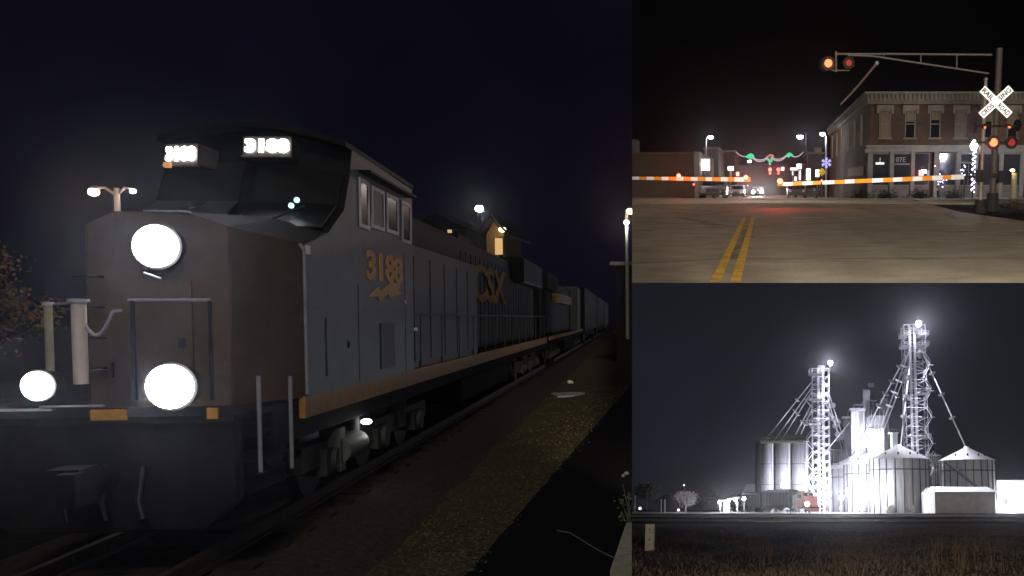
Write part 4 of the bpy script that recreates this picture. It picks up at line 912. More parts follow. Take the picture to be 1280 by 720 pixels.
lit_sign(1019.5, 1024, 212, 221, 106, (1, .9, .8), 4, 'white lit sign left of the yellow diamond'); lit_sign(990, 991.5, 214, 219, 118, (.95, .95, 1), 1.5, 'slim white lamp sign under the thin horizontal sign'); lit_sign(993, 996, 221, 226, 117, (1, .8, .7), 2.5, 'small square white sign just above the right gate tip')
c = S.at(1027.5, 215, 100); k = S.px(100)*5.2; th = Thing(S, 'warning_sign', 'yellow diamond warning sign on a post by the brick building', 'sign', (c.x, 100, gz(100)))
th.part('plate', MB().xz([(c.x-k, c.z), (c.x, c.z-k), (c.x+k, c.z), (c.x, c.z+k)], 100, 100.05), mat('warning_yellow', (.85, .6, .06), .5)); th.part('post', MB().cyl((c.x, 100.1, gz(100)), (c.x, 100.1, c.z), .05, n=6), pole_grey); lamp(S, c + V(-.6, -1.6, .8), 70, (1, .85, .6), .2)  # unseen lamp added in front to brighten the yellow plate
for u, v, Y, lab, col in ((897.5, 213.5, 122, 'tiny white lamp on the dim narrow shop', (1, .9, .85)), (867.2, 230.5, 87.7, 'tiny red lamp low on the corner of the low beige building', (1, .2, .12)), (893.5, 229.5, 100, 'tiny white lamp above the dark pickup cab', (1, 1, 1)), (934.5, 232, 160, 'tiny pale lamp left of the oncoming headlights', (1, .85, .9))):
    c = S.at(u, v, Y); single(S, 'wall_lamp', MB().ball(c, .1, 8, 6).box(c.x-.05, c.x+.05, Y, Y+.3, c.z-.04, c.z+.04), emit('tiny_%d' % u, col, 3), lab, 'lamp')

# ---- vehicles
def car(u, Y, w, h, ln, label, body_m, pickup=False, lights=None, rz=0, sc=1):
    x = S.at(u, 240, Y).x; g = gz(Y); th = Thing(S, 'parked_car' if not lights == 'on' else 'car', label, 'pickup truck' if pickup else 'car', (x, Y, g), rz)
    hw = w/2; wy = (.75, ln-.85)
    L = lambda mb: (setattr(mb, 'v', [th.loc @ p for p in mb.v]), mb)[1]
    side = [(0.02, .35), (0, .75*h*.75), (.12, h*.58), (ln*.2, h*.62), (ln*.36, h*.97), (ln*.72, h) if not pickup else (ln*.55, h), (ln*.9, h*.66) if not pickup else (ln*.62, h*.62), (ln, h*.6), (ln, .35)]
    th.part('body', L(MB().prism(side, lambda p: (-hw, p[0], p[1]), lambda p: (hw, p[0], p[1]))), body_m, bevel=.07)
    gl = L(MB().add([(-hw*.85, ln*.215, h*.66), (hw*.85, ln*.215, h*.66), (hw*.75, ln*.35, h*.93), (-hw*.75, ln*.35, h*.93), (-hw*.85, ln*.2, h*.67), (hw*.85, ln*.2, h*.67), (hw*.75, ln*.335, h*.945), (-hw*.75, ln*.335, h*.945)], [(0, 1, 2, 3), (4, 7, 6, 5), (0, 4, 5, 1), (1, 5, 6, 2), (2, 6, 7, 3), (3, 7, 4, 0)]))
    th.part('windscreen', gl, dark_g)
    for sx in (-1, 1):
        sw = L(MB().prism([(ln*.3, h*.66), (ln*.39, h*.92), (ln*.68, h*.94), (ln*.8, h*.67)] if not pickup else [(ln*.3, h*.66), (ln*.39, h*.92), (ln*.53, h*.94), (ln*.57, h*.67)], lambda p: (sx*hw, p[0], p[1]), lambda p: (sx*(hw+.012), p[0], p[1]))); th.part('side_window', sw, dark_g)
        for y in wy:
            w_ = th.part('wheel', L(MB().cyl((sx*(hw-.2), y, .34), (sx*(hw+.02), y, .34), .34, n=18)), black); th.part('rim', L(MB().cyl((sx*(hw+.021), y, .34), (sx*(hw+.03), y, .34), .2, n=12)), pole_grey, w_)
        lm = L(MB().cyl((sx*hw*.72, .03, h*.5), (sx*hw*.72, -.04, h*.5), (.13 if lights != 'on' else .25), n=12))
        th.part('headlight', lm, emit('car_beam', (1, .97, .9), 22) if lights == 'on' else mat('lamp_lens_grey', (.4, .4, .42), .2))
    th.part('bumper', L(MB().box(-hw*.95, hw*.95, -.08, .03, .32, .55)), steel_dark, bevel=.03)
    th.part('grille', L(MB().box(-hw*.5, hw*.5, -.03, .02, .58, h*.5)), black)
    if lights == 'on':
        for sx in (-1, 1): p = th.loc @ V(sx*hw*.72, -.3, h*.5); glare(S, p + V(0, -.2, 0), 4500, (1, .95, .9)); lamp(S, p, 3000, (1, .95, .85), .15, 'SPOT', p + V(0, -14, -.8), R(60), .6)
    return th
silver = mat('car_white', (.5, .5, .5), .35, .1); carblk = mat('car_black', (.012, .012, .014), .3, .2); brownp = mat('car_bronze', (.2, .16, .14), .35, .3)
car(891, 88, 2.6, 1.95, 5.4, 'dark pickup truck parked at the left kerb under the gate arm', brownp, True); car(921, 122, 2.1, 1.6, 4.6, 'white car parked beyond the pickup truck', silver)
car(947, 143, 1.9, 1.5, 4.5, 'oncoming car with both headlights glaring down the street', carblk, lights='on')
car(996, 96, 2.0, 1.55, 4.6, 'dark red car parked at the right kerb', mat('car_dark_red', (.07, .02, .018), .35, .2)); car(1008, 98, 2.4, 1.8, 5.0, 'black van-like car parked right of the dark red car', carblk)
car(880.5, 89, 1.9, 1.5, 4.4, 'black car parked left of the pickup truck', carblk)
c = S.at(904, 240, 84); MC = Thing(S, 'motorcycle', 'dark motorcycle standing beside the pickup truck', 'motorcycle', (c.x, 84, gz(84)+.17))
g = gz(84)
for y in (84, 85.4): MC.part('wheel', MB().cyl((c.x-.06, y, g+.33), (c.x+.06, y, g+.33), .33, n=16), black)
MC.part('frame', MB().tube([(c.x, 84, g+.33), (c.x, 84.25, g+.9), (c.x, 84.7, g+.8), (c.x, 85.4, g+.33)], .06).box(c.x-.2, c.x+.2, 84.4, 84.9, g+.3, g+.65), steel_dark); MC.part('seat', MB().ball((c.x, 84.9, g+.85), .3, 10, 6, .4), black)
MC.part('tank', MB().ball((c.x, 84.5, g+.92), .24, 10, 6, .7), brownp); MC.part('handlebar', MB().tube([(c.x-.4, 84.35, g+1.1), (c.x, 84.25, g+1.0), (c.x+.4, 84.35, g+1.1)], .03), pole_grey); MC.part('headlight', MB().ball((c.x, 84.1, g+.92), .12, 8, 6), pole_grey)
# light thrown by the photographer's own car (low beams) and by the lanterns
for x in (.4, 1.6): lamp(S, (x, 1.5, .75), 15000, (1, .93, .82), .08, 'SPOT', (x + 5.5, 60, 4.2), R(34), .4)
# ================================================================== 3. GRAIN ELEVATORS
sky(G, 540, -140, 260, -60, 280, (.0105, .0112, .0162), 'R')
gr_soil = mat('dry_dark_grass_soil', (.06, .038, .026), .95, 0, .6, 1.4, .8, alt=(.012, .009, .008), spec=.08)
ys = [17 + i*1.5 for i in range(40)] + [80, 90, 105, 120, 150, 180, 200, 230, 260, 300, 429]
xs = [-110, -80, -60, -40, -30] + [-22 + i*1.5 for i in range(24)] + [18, 25, 35, 50, 70, 100, 140]
m = MB().sheet(xs, ys, lambda x, y: 0.10*math.sin(x*.9+1.3*math.sin(y*.4)) * (1 if y < 75 else 0) - .05); struct(G, 'ground', m, gr_soil, 'R')
m = MB().box(-50, 130, 205, 300, -.2, .03); struct(G, 'yard_pavement', m, mat('pale_gravel_yard', (.28, .27, .25), .9, 0, .3, .5), 'R')
# grass tufts, reeds
rnd = random.Random(4); gm = MB(); gm2 = MB()
for k in range(16000):
    y = 19.5 + 42*rnd.random()**1.6; x = rnd.uniform(S.px(1)*(786-PX)*y, S.px(1)*(1285-PX)*y); h = abs(rnd.gauss(.05, .1)) + .03
    if math.sin(x*.8+y*.5)+math.sin(x*.33-y*.21) < -.6 and rnd.random() < .7: continue
    a = rnd.uniform(0, 6.28); w = .012 + .0004*y; t = V(rnd.gauss(0, .6)*h, rnd.gauss(0, .6)*h, h); b = V(x, y, -.04 + .1*math.sin(x*.9+1.3*math.sin(y*.4))); e = V(math.cos(a)*w, math.sin(a)*w, 0)
    md = b + V(t.x*.25, t.y*.25, h*.6); t = V(t.x*1.6, t.y*1.6, h*rnd.uniform(.55, 1)); (gm if k % 3 else gm2).add([b-e, b+e, md+e*.7, md-e*.7, b+t], [(0, 1, 2, 3), (3, 2, 4)])
for k in range(160):
    y = rnd.uniform(24, 40); x = S.px(1)*(rnd.choice((1165, 1060, 950, 1240, 1200))+rnd.gauss(0, 12)-PX)*y; h = rnd.uniform(.5, 1.1); b = V(x, y, -.1); t = V(rnd.gauss(0, .1), 0, h); gm.add([b-V(.012, 0, 0), b+V(.012, 0, 0), b+t], [(0, 1, 2)])
single(G, 'dry_grass', gm, mat('dry_grass', (.1, .068, .042), .9, 0, .5, 3), 'dry brown grass growing across the dark foreground below the elevators', 'grass', base=(0, 0, 0), kind='stuff', trim='R')
single(G, 'dry_grass', gm2, mat('dry_grass_grey', (.085, .075, .065), .9, 0, .5, 3), 'paler grey blades mixed through the dry foreground grass', 'grass', base=(0, 0, 0), kind='stuff', trim='R')
# tracks
for y in (96, 97.5, 130, 131.5, 196, 197.5):
    m = MB().box(-80, 120, y-.05, y+.05, 0, .17); struct(G, 'railway_track', m, mat('polished_rail', (.14, .13, .13), .3, .9, .6, .4), 'R')
m = MB()
for y in (96.75, 130.75, 196.75): m.box(-80, 120, y-1.6, y+1.6, -.1, .02)
struct(G, 'track_ballast', m, mat('black_ballast', (.014, .012, .012), .95, 0, .5, 2, spec=.08), 'R')
# marker post in the foreground
c = G.at(812, 684, 36); w = G.px(36)*5.5; zt = G.at(812, 655, 36).z
MP = Thing(G, 'marker_post', 'short pale concrete marker post standing in the dry grass', 'post', (c.x, 36, c.z-.1))
MP.part('post', MB().box(c.x-w, c.x+w, 35.9, 36.2, c.z-.2, zt), mat('marker_concrete', (.72, .66, .52), .85, 0, .3, 6, .2), bevel=.02)
MP.part('bolt', MB().cyl((c.x, 35.9, c.z+.3), (c.x, 35.88, c.z+.3), .03, n=8).cyl((c.x, 35.9, c.z+.7), (c.x, 35.88, c.z+.7), .03, n=8), steel_dark)

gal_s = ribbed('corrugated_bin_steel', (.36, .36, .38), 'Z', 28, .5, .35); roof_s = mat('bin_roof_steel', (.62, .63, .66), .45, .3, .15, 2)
gal_d = ribbed('weathered_silo_steel', (.2, .2, .22), 'Z', 20, .55, .3); lat = mat('lattice_steel', (.5, .5, .56), .45, .4, .15, 2); seam = mat('bin_seam_dark', (.06, .06, .065), .6, .3, spec=.08)  # one dark steel colour shared by seams, ribs, hoops and pipes
def bin_(label, u, r_px, Y, v_eave, v_peak, group='corrugated grain bins'):
    c = G.at(u, 641, Y); k = G.px(Y); r = r_px*k; ze = G.at(u, v_eave, Y).z; zp = G.at(u, v_peak, Y).z
    th = Thing(G, 'grain_bin', label, 'grain bin', (c.x, Y, 0), group=group)
    th.part('wall', MB().lathe((c.x, Y, 0), [(r, 0), (r, ze)], 48), gal_s)
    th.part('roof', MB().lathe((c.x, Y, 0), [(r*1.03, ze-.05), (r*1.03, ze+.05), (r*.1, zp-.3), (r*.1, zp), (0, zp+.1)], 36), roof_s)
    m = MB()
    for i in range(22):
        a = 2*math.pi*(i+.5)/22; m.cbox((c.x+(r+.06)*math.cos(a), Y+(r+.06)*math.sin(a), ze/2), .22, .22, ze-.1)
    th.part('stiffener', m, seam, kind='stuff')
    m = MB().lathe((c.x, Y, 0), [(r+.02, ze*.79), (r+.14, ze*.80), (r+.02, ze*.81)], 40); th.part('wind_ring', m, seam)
    for a in (-2.35, -1.75, -1.2, -.75):
        q = V(c.x+r*.72*math.cos(a), Y+r*.72*math.sin(a), ze+(zp-ze)*.3); th.part('roof_vent', MB().cyl(q, q+V(.25*math.cos(a), .25*math.sin(a), .55), .22, n=8), steel_dark)
    m = MB(); a = -1.9
    for s in (-.25, .25): m.cyl((c.x+(r+.25)*math.cos(a)+s, Y+(r+.25)*math.sin(a), .5), (c.x+(r+.25)*math.cos(a)+s, Y+(r+.25)*math.sin(a), ze), .05, n=5)
    for i in range(int(ze/.5)): m.box(c.x+(r+.25)*math.cos(a)-.25, c.x+(r+.25)*math.cos(a)+.25, Y+(r+.25)*math.sin(a)-.03, Y+(r+.25)*math.sin(a)+.03, .6+i*.5, .66+i*.5)
    th.part('ladder', m, lat)
    for i, a in enumerate((-2.0, -1.35)):
        q = V(c.x+(r+.6)*math.cos(a), Y+(r+.6)*math.sin(a), 1.1); th.part('fan', MB().cyl(q+V(0, .6, 0), q+V(0, -.5, 0), .9, n=16).cyl(q+V(0, -.5, 0), q+V(0, -.6, 0), .6, n=12), pole_grey)
    return c, r, ze, zp
bC = bin_('largest grain bin in front with a bright conical roof, left of the low shed', 1125.5, 37, 234, 574.5, 556)
bB = bin_('grain bin half hidden behind the largest bin, on its left', 1090, 34, 250, 581, 564)
bA = bin_('leftmost front grain bin with the lowest eave, right of the dark train', 1064, 31, 268, 586.5, 571)
bD = bin_('grain bin standing behind the long low shed, with a dark slanting conveyor', 1211, 34, 243, 576, 558.5)
bin_('slim bin squeezed between the largest bin and the one behind the shed', 1169, 9, 262, 570, 564, None)
bin_('small back bin with a bright little roof, left of its twin', 1038, 9, 292, 563, 559, 'small back bins'); bin_('small back bin with a bright little roof, right of its twin', 1056, 10, 292, 563, 558.5, 'small back bins')
# conveyor on bin D
a, b = G.at(1182, 577, 232), G.at(1226, 612, 228); m = MB().bar(a, b, .55)
th = Thing(G, 'conveyor', 'dark slanting conveyor across the bin behind the shed', 'conveyor', (b.x, 229, 0)); th.part('tube', m, seam); th.part('hopper', MB().lathe((b.x-.3, 228, b.z-1), [(1.3, 1.2), (.4, 0), (.3, -4)], 8), seam)
# silo row at the left
SL = []
for u, r, lab in ((949.5, 5.5, 'dark narrow silo at the left end of the silo row'), (959.5, 8, 'pale tall silo, second from the left in the silo row'), (979, 10, 'tall silo in the middle of the silo row with faint rings'), (1000.5, 10.5, 'tall silo at the right end of the row, beside the lattice tower')):
    Y = 246 if r > 6 else 258; c = G.at(u, 641, Y); k = G.px(Y); zt = G.at(u, 555, Y).z
    th = Thing(G, 'silo', lab, 'silo', (c.x, Y, 0), group='row of tall silos'); th.part('wall', MB().lathe((c.x, Y, 0), [(r*k, 0), (r*k, zt), (r*k*.85, zt+.6), (0, zt+.9)], 32), gal_d if r > 6 else seam)
    th.part('hoop', MB().lathe((c.x, Y, 0), [(r*k, zt*.7), (r*k+.12, zt*.705), (r*k, zt*.71)], 32).lathe((c.x, Y, 0), [(r*k, zt*.4), (r*k+.12, zt*.405), (r*k, zt*.41)], 32), seam)
    if r > 6: th.part('downpipe', MB().cyl((c.x+r*k*.72, Y-r*k*.75, 0), (c.x+r*k*.72, Y-r*k*.75, zt), .22, n=8), lat)
a, b = G.at(951, 551, 243), G.at(1008, 549, 243); m = MB().box(a.x, b.x, 241, 248, a.z-.5, a.z)
gl_ = Thing(G, 'catwalk', 'olive catwalk gallery running over the tops of the silo row', 'catwalk', (a.x, 244, a.z-.5)); gl_.part('deck', m, mat('catwalk_olive', (.035, .035, .017), .8))
m = MB()
for i in range(20): x = a.x + (b.x-a.x)*i/19; m.cyl((x, 241.2, a.z), (x, 241.2, a.z+1.1), .07, n=4)
m.box(a.x, b.x, 241.15, 241.25, a.z+1.05, a.z+1.15); gl_.part('railing', m, _m['catwalk_olive'])
a2, b2_ = G.at(984, 547, 243), G.at(1003, 547, 243); gl_.part('gallery_housing', MB().box(a2.x, b2_.x, 243, 247, a.z, a2.z+.9), _m['catwalk_olive'])

def tower(name, label, u0, u1, v_top, v_bot, Y, depth_m, bays, zig_left, legs_u, mt=lat):
    x0, x1 = G.at(u0, 600, Y).x, G.at(u1, 600, Y).x; z0, z1 = G.at(u0, v_bot, Y).z, G.at(u0, v_top, Y).z; y0, y1 = Y-depth_m/2, Y+depth_m/2
    th = Thing(G, name, label, 'elevator tower', ((x0+x1)/2, Y, z0)); m = MB(); w = .1
    cs = [(x0, y0), (x1, y0), (x1, y1), (x0, y1)]
    for (x, y) in cs: m.bar((x, y, z0), (x, y, z1), w*1.3)
    h = (z1-z0)/bays
    for i in range(bays+1):
        z = z0 + h*i
        for k in range(4):
            p, q = cs[k], cs[(k+1) % 4]; m.bar((*p, z), (*q, z), w*.8)
            if i < bays:
                m.bar((*p, z), (*q, z+h), w*.7)
                if (i+k) % 2: m.bar((*q, z), (*p, z+h), w*.7)
    th.part('lattice_frame', m, mt)
    for u in legs_u:
        x = G.at(u, 600, Y).x; th.part('bucket_leg', MB().box(x-.33, x+.33, Y-.33, Y+.33, max(z0-4, 0), z1+.5), mt)
    return th, x0, x1, y0, y1, z0, z1
def platform(th, x0, x1, y0, y1, z, out=1.2):
    m = MB().box(x0-out, x1+out, y0-out, y1+out, z-.09, z)
    for (xa, ya, xb, yb) in ((x0-out, y0-out, x1+out, y0-out), (x1+out, y0-out, x1+out, y1+out), (x0-out, y0-out, x0-out, y1+out)):
        for f in (.55, 1.1): m.bar((xa, ya, z+f), (xb, yb, z+f), .05)
        for i in range(5): t = i/4; m.bar((xa+(xb-xa)*t, ya+(yb-ya)*t, z), (xa+(xb-xa)*t, ya+(yb-ya)*t, z+1.1), .05)
    th.part('platform', m, lat)
def stairs(th, xa, xb, y, z0, z1, n):
    m = MB(); h = (z1-z0)/n
    for i in range(n):
        p, q = ((xa, y, z0+h*i), (xb, y, z0+h*(i+1))) if i % 2 == 0 else ((xb, y, z0+h*i), (xa, y, z0+h*(i+1)))
        m.bar(p, q, .16); m.bar(V(*p)+V(0, -.4, 1), V(*q)+V(0, -.4, 1), .06); m.box(min(q[0]-.7, q[0]+.7), q[0]+.7, y-.8, y+.3, q[2]-.08, q[2])
    th.part('stairs', m, lat)
def spout(th, p, q, Y0, Y1, r=.2, discs=()):
    a, b = G.at(*p, Y0), G.at(*q, Y1); m = MB().cyl(a, b, r, n=8); d = (b-a).normalized()
    for t in discs: c = a.lerp(b, t); m.cyl(c-d*.18, c+d*.18, r*5.2, r*3.4, 10)
    th.part('spout', m, lat)
TL, x0, x1, y0, y1, z0, z1 = tower('elevator_tower', 'shorter lattice elevator tower beside the silo row, floodlight on its right shoulder', 1016, 1037, 462, 641, 240, 4.5, 17, True, (1024, 1030))
stairs(TL, G.at(1008, 600, 236).x, G.at(1018, 600, 236).x, 236.5, 2, z1-6, 11)
for v in (468, 499, 530): platform(TL, x0-.4, x0+2, y0, y1, G.at(1020, v, 240).z, .4)
m = MB(); c = G.at(1027, 458, 240); m.box(c.x-1.0, c.x+1.0, 239.4, 240.6, z1+.3, z1+1.2); TL.part('leg_head', m, gal_d)
for p, q, ds in (((1014, 478), (955, 552), (.3,)), ((1016, 483), (967, 552), (.45,)), ((1017, 486), (977, 550), (.5,)), ((1014, 506), (992, 548), (.5,)), ((1016, 508), (999, 548), (.55,))): spout(TL, p, q, 240, 244, .17, ds)
for p, q, ds in (((1032, 480), (1058, 560), (.3, .55, .8)), ((1034, 495), (1052, 560), (.4, .7)), ((1030, 500), (1056, 559), (.5, .75))): spout(TL, p, q, 239, 291, .18, ds)
spout(TL, (1036, 560), (1062, 528), 240, 262, .14, ())
TR, x0, x1, y0, y1, z0, z1 = tower('elevator_tower', 'tallest lattice elevator tower crowned by a glaring floodlight', 1133, 1160, 408, 641, 252, 5.5, 20, False, (1142, 1148))
stairs(TR, G.at(1158, 600, 248).x, G.at(1168, 600, 248).x, 248.4, 8, G.at(1160, 440, 248).z, 10)
for v in (421, 434): platform(TR, x0-.3, x0+1.2, y0, y1, G.at(1140, v, 252).z, .4); platform(TR, x1-1.4, x1+.6, y0, y1, G.at(1140, v-.6, 252).z, .4)
for v in (492, 548): platform(TR, x1-1.5, x1+.4, y0, y1, G.at(1140, v, 252).z, .4)
c = G.at(1147, 405, 252); TR.part('leg_head', MB().box(c.x-1.1, c.x+1.0, 251.4, 252.6, z1-2.5, z1+.6).cyl((c.x, 251.4, z1+.4), (c.x, 252.6, z1+.4), .8, n=14), gal_d)
TR.part('distributor', MB().lathe((c.x, 250, G.at(1147, 445, 252).z), [(.4, 1.6), (1.2, .5), (1.2, 0), (.4, -1.2)], 14), gal_d)
for p, q, ds in (((1136, 440), (1092, 561), (.15, .3, .42, .56)), ((1133, 444), (1066, 568), (.12, .26, .38, .5))): spout(TR, p, q, 250, 252 if q[0] > 1080 else 268, .24, ds)
spout(TR, (1138, 446), (1126, 556), 249, 236, .2, (.25, .47, .7)); spout(TR, (1152, 438), (1207, 559), 250, 243, .22, (.25, .47, .71)); spout(TR, (1138, 450), (1104, 540), 250, 262, .17, (.3, .5))
spout(TR, (1131, 470), (1128, 540), 250, 250, .12, ())
# dryer and bucket elevators in the middle
MD = Thing(G, 'grain_dryer', 'cluster of bright dryer boxes and slim bucket elevators between the two towers', 'grain dryer', (G.at(1088, 641, 275).x, 275, 0))
def gb(name, u0, u1, v0, v1, Y, dep, mt=lat, th=MD): a, b = G.at(u0, v1, Y), G.at(u1, v0, Y); return th.part(name, MB().box(a.x, b.x, Y, Y+dep, a.z, b.z), mt)
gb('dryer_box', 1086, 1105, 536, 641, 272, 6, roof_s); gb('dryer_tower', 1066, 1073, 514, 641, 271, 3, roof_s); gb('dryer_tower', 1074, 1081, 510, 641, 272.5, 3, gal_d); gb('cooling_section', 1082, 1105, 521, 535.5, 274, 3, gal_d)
gb('bucket_leg', 1081.5, 1083, 487, 641, 279, .6); gb('bucket_leg', 1085.6, 1087, 487, 641, 279, .6); gb('leg_head', 1081, 1087.5, 489, 494, 278.5, 1.6); gb('bucket_leg', 1088, 1089.3, 482, 641, 283, .6, seam); gb('bucket_leg', 1091, 1092.2, 484, 641, 283, .6, seam); gb('leg_head', 1085.5, 1092.5, 478.5, 484, 282.5, 1.6, gal_d)
gb('bucket_leg', 1104, 1110, 498, 641, 280, 2, gal_d); gb('bucket_leg', 1057, 1064, 523, 641, 276, 2.4, gal_d); gb('work_deck', 1053, 1065, 520.5, 522.5, 275, 4); gb('work_deck', 1062, 1082, 510, 513, 270, 5); gb('work_deck', 1068, 1080, 505, 507, 271, 4); gb('work_deck', 1085, 1096, 500, 501, 278, 4, gal_d); gb('work_deck', 1086, 1106, 519, 520.5, 273, 4, gal_d)
m = MB()
for u in (1060, 1067, 1073, 1080): m.bar(G.at(u, 523 if u < 1062 else 510, 269.5), G.at(u, 505 if u > 1062 else 517, 269.5), .08)
for u in range(1066, 1106, 5): m.bar(G.at(u, 560, 270), G.at(u+4, 512, 270), .09)
MD.part('bracing', m, lat); spout(MD, (1082, 496), (1073, 512), 278, 272, .14, ()); spout(MD, (1062, 532), (1046, 552), 276, 280, .14, (.5,))
th = Thing(G, 'hopper_tank', 'small white hopper tank with a railed platform behind the largest bin roof', 'tank', (G.at(1119, 641, 262).x, 262, 0))
gb('tank', 1117, 1122, 541, 641, 262, 2.5, roof_s, th); gb('platform', 1112, 1124, 540, 541, 261, 4, lat, th)
m = MB()
for u in (1112, 1115, 1118, 1121, 1124): m.bar(G.at(u, 540, 261), G.at(u, 536.5, 261), .06)
m.bar(G.at(1112, 536.5, 261), G.at(1124, 536.5, 261), .06); th.part('railing', m, lat)
# low shed and lit white building
def px_box(u0, u1, v0, v1, Y, dep): a, b = G.at(u0, v1, Y), G.at(u1, v0, Y); return MB().box(a.x, b.x, Y, Y+dep, a.z, b.z)
SH = Thing(G, 'shed', 'long low grey shed with a white gable end in front of the bins', 'shed', (G.at(1200, 641, 218).x, 218, 0))
a = G.at(1170, 641, 216); b = G.at(1244, 614, 216); g_ = G.at(1155.5, 641, 222); zr = G.at(1163, 609.5, 219).z; ze = G.at(1163, 615.5, 219).z
SH.part('wall', MB().box(a.x, b.x, 216, 222, 0, ze), mat('shed_grey', (.36, .33, .33), .7, 0, .2, .6))
SH.part('gable_end', MB().add([(a.x-.02, 215.96, 0), (g_.x, 219.5, 0), (g_.x, 219.5, ze), ((a.x+g_.x)/2, 217.7, zr), (a.x-.02, 215.96, ze), (a.x-.02, 222, 0), (g_.x, 225.5, 0), (g_.x, 225.5, ze), ((a.x+g_.x)/2, 223.7, zr), (a.x-.02, 222, ze)], [(0, 1, 2, 3, 4), (9, 8, 7, 6, 5), (1, 0, 5, 6), (1, 6, 7, 2)]), mat('shed_white', (.75, .75, .76), .7))
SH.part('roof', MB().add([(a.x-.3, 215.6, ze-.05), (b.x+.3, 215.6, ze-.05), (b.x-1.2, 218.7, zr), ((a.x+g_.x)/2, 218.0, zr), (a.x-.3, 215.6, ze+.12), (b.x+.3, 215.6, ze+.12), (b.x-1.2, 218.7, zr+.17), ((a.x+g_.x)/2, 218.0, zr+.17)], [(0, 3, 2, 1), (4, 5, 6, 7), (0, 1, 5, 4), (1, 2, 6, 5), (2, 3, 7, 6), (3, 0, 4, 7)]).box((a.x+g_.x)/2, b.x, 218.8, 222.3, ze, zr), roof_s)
SH.part('door', MB().box(g_.x+1.2, g_.x+1.35, 218.3, 218.6, 0, 2.2), steel_dark); SH.part('downpipe', MB().cyl((a.x-.1, 215.8, 0), (a.x-.1, 215.8, ze), .1, n=6), seam)
WB = Thing(G, 'warehouse', 'white warehouse at the right edge with floodlight glare on its wall', 'warehouse', (G.at(1266, 641, 246).x, 246, 0))
WB.part('wall', px_box(1247, 1292, 601.5, 641, 246, 12), mat('warehouse_white', (.72, .68, .71), .7, 0, .1, .6)); WB.part('roof', px_box(1246, 1293, 600, 601.4, 245.7, 12.6), roof_s)
# flood lamps
flood = emit('floodlight', (.93, .94, 1), 60); hot = emit('floodlight_glare', (.93, .95, 1), 25)
FL = .13
def floodlamp(u, v, Y, r, power, label, post=True, col=(.88, .9, 1), off=(0, -1.2, 0), grp='yard floodlights', gl=4500):
    r = max(r, .55); c = G.at(u, v, Y); th = Thing(G, 'floodlight', label, 'floodlight', (c.x, Y, 0 if post else c.z), group=grp)
    r *= .6; th.part('lens', MB().ball(c, r, 14, 10), flood); th.part('housing', MB().cyl(c+V(0, r*.7, 0), c+V(0, r*1.6, 0), r*1.05, r*.6, 12), pole_grey)
    th.part('bracket' if not post else 'post', MB().cyl(c+V(0, r*1.3, 0), c+V(0, r*1.3, -(c.z if post else r*1.8)), .09, n=6), pole_grey)
    lamp(G, c + V(*off), power*FL, col, .4)
    if gl: glare(G, c + V(0, -r-.15, 0), gl, (.85, .88, 1), .3)
    return th
floodlamp(1148, 404.5, 247, 1.3, 42000, 'glaring floodlight at the very top of the tallest tower', False, off=(0, -1.3, -.4), gl=12000); floodlamp(1038, 453.5, 237, 1.0, 24000, 'floodlight on the right shoulder of the shorter tower', False, off=(0, -1.3, -.4), gl=9000)
floodlamp(980, 606, 236, 1.3, 30000, 'floodlight glaring at the foot of the middle silo, just above the train', off=(0, 1.5, 2.5)); floodlamp(1035, 618, 233, 1.3, 105000, 'floodlight on the ground at the foot of the shorter tower', off=(0, 2, 1)); floodlamp(1052, 622, 236, 1.1, 75000, 'floodlight in front of the leftmost front bin', off=(0, -2.5, 1))
floodlamp(1061, 612, 238, .9, 50000, 'floodlight between the leftmost front bin and its neighbour', off=(-.5, -2.5, 0)); floodlamp(1091, 610, 222, .8, 50000, 'floodlight by the left flank of the largest bin', off=(.3, 1.5, 0)); floodlamp(1093, 552, 268, 1.3, 70000, 'glaring floodlight in front of the dryer boxes', False, off=(0, -2.5, 1.5), gl=11000); floodlamp(1082, 555, 268, 1.0, 40000, 'second floodlight just left of the glaring one at the dryer boxes', False, off=(0, -2, 1)); floodlamp(1262, 630, 243, .8, 70000, 'floodlight in front of the white warehouse wall', off=(0, -2.2, -.5))
floodlamp(1014, 610, 236, .6, 60000, 'floodlight behind the nose of the dark train', off=(0, 1, 2))
for src, w, tgt in ((G.at(1149, 407, 244), 950000, G.at(1122, 600, 226)), (G.at(1151, 407, 244), 700000, G.at(1210, 600, 236)), (G.at(1038, 456, 234), 260000, G.at(1070, 600, 250))):
    lamp(G, src, w*FL*1.3, (.86, .86, 1), .4, 'SPOT', tgt, R(74), .5)
# canopy, house, trees at the left
CN = Thing(G, 'canopy', 'small brightly lit fuel canopy on thin posts left of the dark train', 'canopy', (G.at(912, 641, 238).x, 238, 0))
CN.part('roof', MB().add([G.at(898, 628, 234), G.at(925, 623, 234), G.at(925, 623, 242), G.at(898, 628, 242)] + [p + V(0, 0, .5) for p in (G.at(898, 628, 234), G.at(925, 623, 234), G.at(925, 623, 242), G.at(898, 628, 242))], [(0, 3, 2, 1), (4, 5, 6, 7), (0, 1, 5, 4), (1, 2, 6, 5), (2, 3, 7, 6), (3, 0, 4, 7)]), roof_s)
for u in (901, 906, 911, 922): c = G.at(u, 627, 235); CN.part('post', MB().cyl((c.x, 235, 0), (c.x, 235, c.z), .14, n=6), roof_s)
CN.part('back_wall', px_box(904, 912, 626, 641, 241, .3), roof_s)
for u, v in ((899.5, 627.5), (911, 625.5), (919, 624.5)): c = G.at(u, v, 233.8); CN.part('ceiling_lamp', MB().ball(c, .42, 10, 8), hot); lamp(G, c+V(0, 1.5, -.8), 2500, (.95, .93, 1), .3)
HO = Thing(G, 'house', 'small house with a pale roof between the canopy and the silos', 'house', (G.at(937, 641, 262).x, 262, 0))
